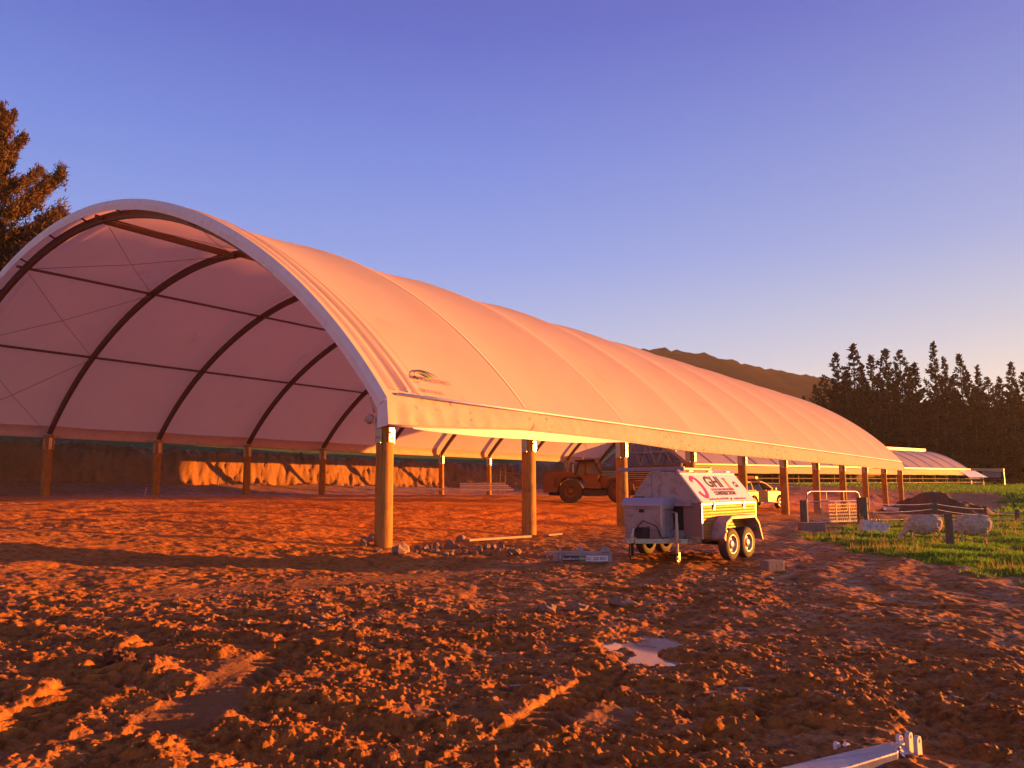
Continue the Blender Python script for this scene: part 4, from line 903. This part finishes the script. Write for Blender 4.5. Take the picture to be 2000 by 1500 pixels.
for k in range(40):
    place_rock(rr_.uniform(1240, 1560), rr_.uniform(1105, 1160), rr_.uniform(.03, .08), 140+k, 'small stone scattered in the mud in front of the trailer', 'stones in front of the trailer', M_stone, .5)
# big mud lump, left foreground
g = G(228, 1300); b = rock_mesh(9, .8, .5); o = b.build('mud_lump', mat('lump_mud', (.30, .10, .03), .8, noise=((.18, .055, .016), 12, 2), bump=1., bscale=30), smooth=False); o.location = (g.x, g.y, gfull(g.x, g.y)+.03); o.scale = (.13, .13, .09)
sb = o.modifiers.new('s', 'SUBSURF'); sb.levels = 3; sb.render_levels = 3; tx_ = bpy.data.textures.new('lump', 'CLOUDS'); tx_.noise_scale = .35; dm = o.modifiers.new('d', 'DISPLACE'); dm.texture = tx_; dm.strength = .6
tag(o, 'large sunlit lump of mud in the left foreground', 'mud lump')
def block(px, py, dims, rz, label, cat, m, name, tilt=0, lift=0):
    g = G(px, py); b = MB(); dx, dy, dz = dims; b.box((-dx/2, -dy/2, 0), (dx/2, dy/2, dz)); o = b.build(name, m, bevel=.015); o.location = (g.x, g.y, gfull(g.x, g.y)-.02+lift); o.rotation_euler = (0, R(tilt), R(rz)); return tag(o, label, cat)
block(1508, 1110, (.36, .25, .20), 20, 'grey concrete block sitting in the mud right of the trailer', 'block', M_conc, 'concrete_block')
block(1586, 1036, (.85, .4, .30), 3, 'low concrete slab on the grass edge under the wire gate', 'concrete slab', M_conc, 'concrete_slab')
wbx = thing('white_crate', 'white crate tipped in the grass at the foot of the gate post', 'crate', G(1706, 1039), R(-8))
b = MB()
for a_ in ((-.42, .42, -.24, -.21), (-.42, .42, .21, .24)): b.box((a_[0], a_[2], 0), (a_[1], a_[3], .36))
b.box((-.42, -.21, 0), (-.39, .21, .36)); b.box((.39, -.21, 0), (.42, .21, .36)); b.box((-.39, -.21, .0), (.39, .21, .03)); b.build('crate_shell', M_poly, wbx, bevel=.01); wbx.rotation_euler = (0, R(9), R(-10))
b = MB()
for k in range(16): x = rr_.uniform(-.3, .3); b.bar((x, rr_.uniform(-.1, .1), .1), (x-.25+rr_.uniform(-.05, .05), rr_.uniform(-.1, .1), .5+rr_.uniform(-.08, .06)), .02, .012)
b.build('straw', M_dry, wbx)
def plank(p, q, w, h, m, label, name='timber_plank', group=None):
    a, c = G(*p), G(*q); b = MB(); a.z = gfull(a.x, a.y)+h; c.z = gfull(c.x, c.y)+h; o0 = a.copy(); b.bar((0, 0, 0), c-a, w, h); o = b.build(name, m, bevel=.004); o.location = o0; return tag(o, label, 'timber', group)
plank((912, 1060), (1034, 1049), .18, .06, M_plank, 'long weathered plank lying from the rubble to the second pole')
plank((1067, 1046), (1094, 1044), .2, .05, M_plank, 'short bright offcut of timber right of the second pole')
plank((1481, 1011), (1500, 1011), .25, .08, M_plank, 'short squared offcut on the ground behind the trailer')
plank((1468, 1003), (1515, 1007), .08, .04, M_plank, 'thin batten lying by the rear wheel of the wagon')
plank((1562, 1013), (1600, 1020), .10, .04, M_pole2, 'thin dark batten at the left foot of the gate')
# steel channels stacked inside
def stack(p, q, Yd, n, label, name='steel_channel'):
    a, c = at(*p, Yd), at(*q, Yd+1.); z = gz((a.x+c.x)/2, Yd)
    for k in range(n):
        b = MB(); d = c-a; d.z = 0; b.bar((0, 0, 0), d*(1-.05*k), .16, .12); o = b.build(name, M_alu if k % 2 else M_sign); o.location = (a.x, a.y+.12*(k % 2), a.z+.16*k); tag(o, ['bottom', 'second from bottom', 'third from bottom', 'topmost'][k]+' '+label, 'steel beam', 'white steel channels stacked inside the shelter')
a_, c_ = at(690, 953, 62.), at(920, 956, 62.)
b = MB(); d = c_-a_; b.bar((0, 0, 0), d, .12, .12); o = b.build('steel_channel', M_sign); o.location = a_; tag(o, 'single long pale channel left of the stacked steel inside the shelter', 'steel beam')
stack((898, 957), (1003, 957), 60., 4, 'white steel channel in the stack lying inside the shelter')
# scaffold ladder frame
gl = at(976, 958, 66.); sc = thing('scaffold_ladder', 'pale ladder frame with plank and braces standing behind the stacked steel', 'scaffold', gl)
b = MB(); hL = 1.95
for x in (0, .42): b.tube([(x, 0, -.3), (x+.08, 0, hL)], .03, 6)
for k in range(7): b.tube([(.01*k, 0, .1+.3*k), (.42+.01*k, 0, .1+.3*k)], .022, 6)
b.build('ladder', M_plank, sc)
b = MB(); b.bar((.35, 0, 1.55), (2.3, 0, 1.3), .2, .06); b.build('plank', M_plank, sc)
b = MB(); b.tube([(.5, 0, .3), (2.3, 0, .7)], .02, 5); b.tube([(.5, 0, 1.45), (2.3, 0, .5)], .02, 5); b.build('brace', M_plank, sc)
# pegs
for px, py, hh, lb in ((283, 969, .5, 'short sunlit marker peg between the far poles, second bay'), (425, 948, .7, 'thin white marker rod standing before the cut bank')):
    g = G(px, py); b = MB(); b.bar((0, 0, -.1), (.06, 0, hh), .07); o = b.build('marker_peg', M_plank); o.location = g; tag(o, lb, 'peg')

# ---------------------------------------------------------------- gate, fence, posts
gL, gR = at(1578, 1019, 31.5), at(1681, 1013, 33.5); gL.z = gz(gL.x, gL.y)+.08; gR.z = gz(gR.x, gR.y)+.08
gate = thing('wire_gate', 'tubular steel farm gate with wire netting beside the covered yard', 'gate', gL)
d = gR-gL; Lg = d.length; dn = d/Lg; T_ = lambda t, z: dn*t+Vector((0, 0, z))
b = MB(); r0 = .10; H1 = 1.28
b.tube([T_(0, 0), T_(0, H1-.25), T_(.06, H1-.08), T_(.25, H1), T_(Lg-.25, H1), T_(Lg-.06, H1-.08), T_(Lg, H1-.25), T_(Lg, .0)], .028, 8); b.build('frame', M_steel2, gate, smooth=True)
b = MB(); b.tube([T_(0, .86), T_(Lg, .88)], .026, 8); b.build('rail', M_steel2, gate); b = MB(); b.tube([T_(0, .02), T_(Lg, .02)], .028, 8); b.build('rail', M_steel2, gate)
for t in (.27, .53, .78): b = MB(); b.tube([T_(Lg*t, .02), T_(Lg*t, .86)], .02, 6); b.build('bar', M_steel2, gate)
for t in (.36, .69): b = MB(); b.tube([T_(Lg*t, .87), T_(Lg*t, H1)], .018, 6); b.build('bar', M_steel2, gate)
b = MB(); cw = .15
nxh = int(Lg/cw); nzh = int(.84/(cw*.9))
for i in range(nxh):
    for j in range(nzh):
        x = (i+.5*(j % 2))*cw; z = .03+j*cw*.9
        if x+cw > Lg: continue
        b.bar(T_(x, z), T_(x+cw*.5, z+cw*.42), .007); b.bar(T_(x+cw*.5, z+cw*.42), T_(x+cw, z), .005); b.bar(T_(x+cw*.5, z+cw*.42), T_(x+cw*.5, z+cw*.9), .005)
b.build('wire_netting', M_steel2, gate, recalc=False)
def fpost(px, py, Yd, w, h, m, label, rnd=True):
    p = at(px, py, Yd); p.z = gz(p.x, p.y)-.25; b = MB()
    if rnd: b.tube([(0, 0, 0), (.01, 0, h+.25)], [w/2, w/2*.93], 12)
    else: b.box((-w/2, -w/2, 0), (w/2, w/2, h+.25))
    o = b.build('fence_post', m, smooth=False, bevel=.006); o.location = p; return tag(o, label, 'post')
fpost(1571, 1018, 31.5, .32, 1.0, M_pole2, 'short thick timber post at the left end of the wire gate')
fpost(1686, 1022, 32.5, .46, 1.12, M_pole2, 'thick dark strainer post between the gate and the wire fence')
fpost(1857, 1074, 19.2, .135, .84, M_pole2, 'square grey timber post between the two grazing sheep', False)
fen = thing('wire_fence', 'three-wire electric fence crossing the pasture behind the sheep', 'fence', at(1690, 1020, 32.)); FO = Vector(fen.location)
ST = [(1697, 32.3), (1824, 36.), (1923, 41.), (1985, 36.), (2100, 32.)]
WY = [(983, 983.5, 994, 1001, 1012), (1000, 994, 1006, 1013, 1026), (1015, 1009, 1017.5, 1026, 1040)]
for k in range(3):
    b = MB(); pts = []
    for i in range(len(ST)-1):
        a = at(ST[i][0], WY[k][i], ST[i][1]); c = at(ST[i+1][0], WY[k][i+1], ST[i+1][1])
        for t in np.linspace(0, 1, 8, endpoint=False): pts.append(a.lerp(c, t)-FO-Vector((0, 0, .06*t*(1-t)*4)))
    b.tube(pts, .013, 5); b.build('wire', M_steel2, fen)
for i, (px, Yd) in enumerate(ST[1:]):
    p = at(px, 1000, Yd); b = MB(); zb = gz(p.x, p.y)-.3; zt = at(px, WY[0][i+1]-3, Yd).z+.08
    b.bar((p.x-FO.x, p.y-FO.y, zb-FO.z), (p.x-FO.x+.03, p.y-FO.y, zt-FO.z), .05 if i == 0 else .13); b.build('post', M_dark if i == 0 else M_pole2, fen)
b = MB(); p = at(1824, 994, 36.)-FO; b.box(p-Vector((.14, .05, .36)), p+Vector((.14, .05, .32))); b.build('insulator_board', M_pole2, fen)
b = MB()
for wy in (983, 1000): p = at(1706, wy, 32.5)-FO; b.lathe([(0, -.05), (.05, -.03), (.06, 0), (.05, .03), (0, .05)], p, (1, 0, 0), 8)
b.build('insulator', M_sign, fen)
b2_ = thing('pale_trough', 'pale bent feed trough lying on the soil behind the wire fence', 'trough', at(1740, 1000, 46.))
b = MB(); n_ = 12; A_ = np.linspace(0, math.pi, n_); vs = []
for x in (-.8, .8): vs += [(x, .35*math.cos(a), -.35*math.sin(a)+.45) for a in A_]+[(x, .32*math.cos(a), -.32*math.sin(a)+.47) for a in A_]
k = n_*2; b.add(vs, [(i, i+1, i+1+k, i+k) for i in range(n_-1)]+[(n_+i, n_+i+k, n_+i+1+k, n_+i+1) for i in range(n_-1)]+[(i, n_+i, n_+i+1, i+1) for i in range(n_-1)]); b.build('trough_shell', M_poly, b2_); b2_.scale = (.5, .6, .6); b2_.rotation_euler = (0, R(6), R(14))

# ---------------------------------------------------------------- sheep
def sheep(px, py, Yd, rz, label, legs, L=1.05):
    p = at(px, py, Yd); root_z = gz(p.x, p.y)+.07; b = MB()
    st = [(-.55, .63, .05, .06), (-.52, .62, .14, .17), (-.45, .61, .20, .235), (-.33, .605, .235, .275), (-.15, .57, .265, .295), (.05, .555, .275, .305), (.22, .58, .25, .27), (.36, .585, .20, .225), (.47, .53, .14, .165), (.56, .43, .10, .12), (.63, .33, .078, .095), (.69, .23, .07, .08), (.76, .15, .052, .06), (.82, .09, .035, .038)]
    n = 16; vs = []
    for x, z, ry, rz_ in st:
        z = max(rz_*.8, z-.15)
        for k in range(n):
            a = 2*math.pi*k/n; vs.append((x, ry*math.cos(a), z+rz_*math.sin(a)))
    m_ = len(st); b.add(vs, [(i*n+k, i*n+(k+1) % n, (i+1)*n+(k+1) % n, (i+1)*n+k) for i in range(m_-1) for k in range(n)]+[tuple(range(n)), tuple((m_-1)*n+k for k in range(n))])
    for x, y, kx in legs:
        hind = x < 0
        if hind: pts = [(x+.04, y, .34), (x+.02, y, .26), (x-.06, y, .17), (x-.01+kx, y, .08), (x+kx, y, -.03)]; rs_ = [.11, .075, .036, .026, .034]
        else: pts = [(x, y, .34), (x, y, .25), (x+.01, y, .16), (x+kx, y, .08), (x+kx, y, -.03)]; rs_ = [.09, .062, .034, .026, .034]
        b.tube(pts, rs_, 10)
    for sy in (-1, 1): b.tube([(.70, sy*.06, .16), (.66, sy*.17, .16), (.64, sy*.20, .13)], [.03, .028, .008], 6)
    b.tube([(-.54, 0, .50), (-.60, 0, .40), (-.60, 0, .29)], [.04, .035, .02], 8)
    o = b.build('sheep', M_sheep, smooth=True); o.location = (p.x, p.y, root_z); o.rotation_euler = (0, 0, rz); o.scale = (L,)*3
    rm = o.modifiers.new('r', 'REMESH'); rm.mode = 'VOXEL'; rm.voxel_size = .016; rm.use_smooth_shade = True
    tw = bpy.data.textures.new('wool', 'CLOUDS'); tw.noise_scale = .07; dd = o.modifiers.new('d', 'DISPLACE'); dd.texture = tw; dd.strength = .055
    return tag(o, label, 'sheep')
sheep(1806, 1064, 21.6, R(183), 'left grazing sheep, standing low in the long grass', [(-.38, -.12, .03), (-.36, .12, -.04), (.32, -.11, .0), (.34, .11, .05)], .92)
sheep(1900, 1064, 21.2, R(178), 'right grazing sheep, right of the timber post with legs showing', [(-.40, -.12, -.05), (-.34, .12, .07), (.30, -.11, .06), (.36, .11, -.02)], .93)

# ---------------------------------------------------------------- grass
def blades(name, pts, hmin, hmax, m, label, n=5, wid=.012, lean=.5, seed=1):
    rg = np.random.RandomState(seed); P = np.repeat(pts, n, 0); k = len(P)
    P = P+np.concatenate([rg.normal(0, .03, (k, 2)), np.zeros((k, 1))], 1); h = rg.uniform(hmin, hmax, k); a = rg.uniform(0, 2*math.pi, k); l = rg.uniform(.1, lean, k)*h
    dx, dy = np.cos(a), np.sin(a); w = wid*rg.uniform(.6, 1.4, k); tw = rg.uniform(0, 2*math.pi, k); tx2, ty2 = np.cos(tw)*w, np.sin(tw)*w
    v0 = P+np.stack([tx2, ty2, 0*tx2-.02], -1); v1 = P-np.stack([tx2, ty2, 0*tx2+.02], -1); v2 = P+np.stack([dx*l, dy*l, h], -1)
    V = np.stack([v0, v1, v2], 1).reshape(-1, 3); me = bpy.data.meshes.new(name); me.vertices.add(len(V)); me.vertices.foreach_set('co', V.ravel())
    me.loops.add(3*k); me.loops.foreach_set('vertex_index', np.arange(3*k, dtype=np.int32)); me.polygons.add(k); me.polygons.foreach_set('loop_start', np.arange(0, 3*k, 3, dtype=np.int32)); me.update(calc_edges=True)
    me.materials.append(m); o = bpy.data.objects.new(name, me); scene.collection.objects.link(o); return tag(o, label, 'grass', None, 'stuff')
def scatter(nm, rmin, rmax, azr, dens_pow=1.0, seed=2, cond=None):
    rg = np.random.RandomState(seed); r = rmin*(rmax/rmin)**rg.uniform(0, 1, nm); a = np.radians(rg.uniform(*azr, nm)); X, Y = r*np.sin(a), r*np.cos(a)
    g = grassmask(X, Y); ok = g > rg.uniform(.15, .9, nm)
    if cond is not None: ok &= cond(X, Y, rg)
    X, Y = X[ok], Y[ok]; z = zfull(X, Y, np.full(len(X), .1))[0]; return np.stack([X, Y, z], -1)
p_ = scatter(52000, 11, 60, (8, 45), seed=2); blades('grass', p_, .03, .10, M_gras, 'short rough green pasture grass on the right', 4, .010, .9, 3)
p_ = scatter(5500, 15, 50, (12, 45), seed=5, cond=lambda X, Y, rg: vnoise(X*.7, Y*.7, 44) > .55); blades('grass', p_, .10, .28, M_dry, 'dry straw coloured stalks standing in the pasture', 3, .008, .5, 6)
p_ = scatter(16000, 60, 200, (20, 45), seed=8); blades('grass', p_, .10, .25, M_gras, 'far green paddock grass below the dark pines', 4, .05, .9, 9)

# ---------------------------------------------------------------- trees
def pine(name, H, seed, m, tuft=.45, nbr=70, dens=7, blade=(.35, .05), spread=.30, clear=.12, trunk_r=.3, crown_pow=.8, up=.35, nb=6):
    rg = np.random.RandomState(seed); tb = MB()
    pts = [(rg.normal(0, .004*H), rg.normal(0, .004*H), H*t) for t in np.linspace(0, 1, 7)]; pts[0] = (0, 0, -1.0)
    tb.tube(pts, [trunk_r*(1-.93*t)+.02 for t in np.linspace(0, 1, 7)], 8)
    C = []; D = []; SC = []
    for k in range(nbr):
        t = clear+(1-clear)*((k+rg.rand())/nbr); z = H*t; L = H*spread*((1-t)**crown_pow)*(.45+.75*rg.rand())+.25; a = k*2.4+rg.normal(0, .4); el = up*(.4+1.2*t)+rg.normal(0, .10)
        d = np.array([math.cos(a)*math.cos(el), math.sin(a)*math.cos(el), math.sin(el)]); curve = .25*L
        n = max(3, int(L*dens)); base = np.array([pts[min(6, int(t*6))][0], pts[min(6, int(t*6))][1], z])
        ends = [base+d*L*q+np.array([0, 0, curve*q*q]) for q in (0, .5, 1)]
        tb.tube([tuple(e) for e in ends], [trunk_r*.22*(1-t)+.015, trunk_r*.13*(1-t)+.01, .008], 4, cap=False)
        for q in rg.uniform(.18, 1, n)**.7:
            side = np.cross(d, [0, 0, 1]); side /= np.linalg.norm(side)+1e-6
            c = base+d*L*q+np.array([0, 0, curve*q*q])+side*rg.normal(0, .16*L*(1.15-q))+np.array([0, 0, rg.normal(0, .05*L)])
            SC.append(min(1, .5+.9*(1-t))); C.append(c); D.append(d*.7+side*rg.normal(0, .5)+np.array([0, 0, .45]))
    for _ in range(8): C.append(np.array([pts[-1][0], pts[-1][1], H*(1-.05*rg.rand())])); D.append(np.array([0, 0, 1.])); SC.append(.35)
    C = np.array(C); D = np.array(D); D /= np.linalg.norm(D, axis=1)[:, None]; k = len(C)
    Cc = np.repeat(C, nb, 0); Dd = np.repeat(D, nb, 0)+rg.normal(0, .55, (k*nb, 3)); Dd /= np.linalg.norm(Dd, axis=1)[:, None]
    SC = np.repeat(np.array(SC), nb)[:, None]; ln = blade[0]*SC*rg.uniform(.6, 1.3, k*nb)[:, None]; w = np.cross(Dd, rg.normal(0, 1, (k*nb, 3))); w /= np.linalg.norm(w, axis=1)[:, None]+1e-6; w *= blade[1]*rg.uniform(.7, 1.3, k*nb)[:, None]
    Cc = Cc+rg.normal(0, tuft*.25, (k*nb, 3))*SC
    V = np.stack([Cc-w, Cc+w, Cc+Dd*ln+w*.3, Cc+Dd*ln-w*.3], 1).reshape(-1, 3); me = bpy.data.meshes.new('crown'); me.vertices.add(len(V)); me.vertices.foreach_set('co', V.ravel())
    nq = k*nb; me.loops.add(4*nq); me.loops.foreach_set('vertex_index', np.arange(4*nq, dtype=np.int32)); me.polygons.add(nq); me.polygons.foreach_set('loop_start', np.arange(0, 4*nq, 4, dtype=np.int32)); me.update(calc_edges=True); me.materials.append(m)
    root = bpy.data.objects.new(name, None); scene.collection.objects.link(root)
    o = bpy.data.objects.new('crown', me); scene.collection.objects.link(o); o.parent = root; tb.build('trunk', M_bark, root, recalc=False)
    return root
# big pine at the left edge
gp = at(-80, 900, 63.); big = pine('pine_tree', 27.2, 4, M_needle, tuft=.75, nbr=96, dens=32, blade=(.42, .05), spread=.42, clear=.10, trunk_r=.55, crown_pow=.55, up=.5, nb=15)
big.location = (gp.x, gp.y, gz(gp.x, gp.y)); tag(big, 'tall sunlit pine at the left edge behind the shelter arch', 'pine tree')
# forest on the right: silhouettes measured tree by tree (top x, top y, distance)
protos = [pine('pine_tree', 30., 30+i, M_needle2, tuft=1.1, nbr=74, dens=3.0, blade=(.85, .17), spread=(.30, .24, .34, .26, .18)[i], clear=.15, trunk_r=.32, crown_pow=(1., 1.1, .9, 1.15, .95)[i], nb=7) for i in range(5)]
skyl = [(1634, 690, 215, 0), (1664, 675, 210, 4), (1683, 712, 215, 3), (1700, 697, 230, 1), (1730, 683, 212, 0), (1757, 688, 218, 2), (1785, 712, 222, 1), (1822, 671, 205, 1), (1842, 700, 214, 3), (1874, 693, 218, 0), (1908, 716, 222, 3), (1951, 738, 228, 4), (1973, 711, 225, 1), (1998, 730, 230, 2), (1608, 735, 240, 2), (1590, 752, 235, 0), (1928, 740, 225, 2), (2030, 720, 225, 0), (2065, 700, 220, 1), (1652, 730, 205, 2), (1775, 730, 205, 0), (1890, 735, 205, 2), (1715, 730, 200, 0), (1860, 735, 200, 1), (1945, 752, 205, 0), (1985, 750, 205, 3), (1570, 775, 228, 1), (1550, 790, 222, 2), (1530, 800, 226, 0), (1510, 815, 230, 3)]
names = ['leftmost slim pine standing clear on the skyline'] 
used = set(); ORD = 'first second third fourth fifth sixth seventh eighth ninth tenth eleventh twelfth thirteenth fourteenth fifteenth sixteenth seventeenth eighteenth'.split()
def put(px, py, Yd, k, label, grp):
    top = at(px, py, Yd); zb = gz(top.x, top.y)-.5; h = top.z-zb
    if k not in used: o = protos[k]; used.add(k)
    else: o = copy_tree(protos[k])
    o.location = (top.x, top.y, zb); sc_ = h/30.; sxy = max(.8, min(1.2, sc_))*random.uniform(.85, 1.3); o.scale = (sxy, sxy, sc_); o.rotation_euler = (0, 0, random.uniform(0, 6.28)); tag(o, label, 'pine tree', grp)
order = sorted(skyl[:18]); 
for t in skyl:
    if t in skyl[:18]:
        px = t[0]
        k_ = sorted(q[0] for q in skyl[:18]).index(px); lb = ORD[k_]+' pine from the left along the skyline of the dark wood'
        if t[:2] == (1822, 671): lb = 'tallest dark pine on the right-hand skyline'
        if t[:2] == (1664, 675): lb = 'slender spire-topped pine near the left end of the wood'
        if t[:2] == (1973, 711): lb = 'pointed pine standing apart near the right edge of the picture'
        put(*t, lb, 'dark pines on the skyline')
    else: put(*t, 'dark pine in the dense wood below the skyline', 'dark pines of the dense wood')
rf = random.Random(9)
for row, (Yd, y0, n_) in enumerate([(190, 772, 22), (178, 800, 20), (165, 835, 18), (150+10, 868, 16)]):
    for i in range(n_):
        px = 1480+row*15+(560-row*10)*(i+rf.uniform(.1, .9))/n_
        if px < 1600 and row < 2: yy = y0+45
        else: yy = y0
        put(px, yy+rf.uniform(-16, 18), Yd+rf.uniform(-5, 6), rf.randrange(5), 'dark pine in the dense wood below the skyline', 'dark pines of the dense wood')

# ---------------------------------------------------------------- haze
hz_ = MB(); hz_.box((-1150, -1150, -12), (1250, 1600, 210)); hz = hz_.build('haze', None if False else mat('haze_air', (1, 1, 1)))
t = MATS['haze_air'].node_tree; t.nodes.remove(t.nodes['Principled BSDF']); pv = t.nodes.new('ShaderNodeVolumePrincipled'); pv.inputs['Density'].default_value = .00012; pv.inputs['Color'].default_value = (1, .93, .90, 1); pv.inputs['Anisotropy'].default_value = .2
t.links.new(pv.outputs[0], t.nodes['Material Output'].inputs['Volume']); tag(hz, 'thin evening haze hanging over the yard', None, None, 'stuff')
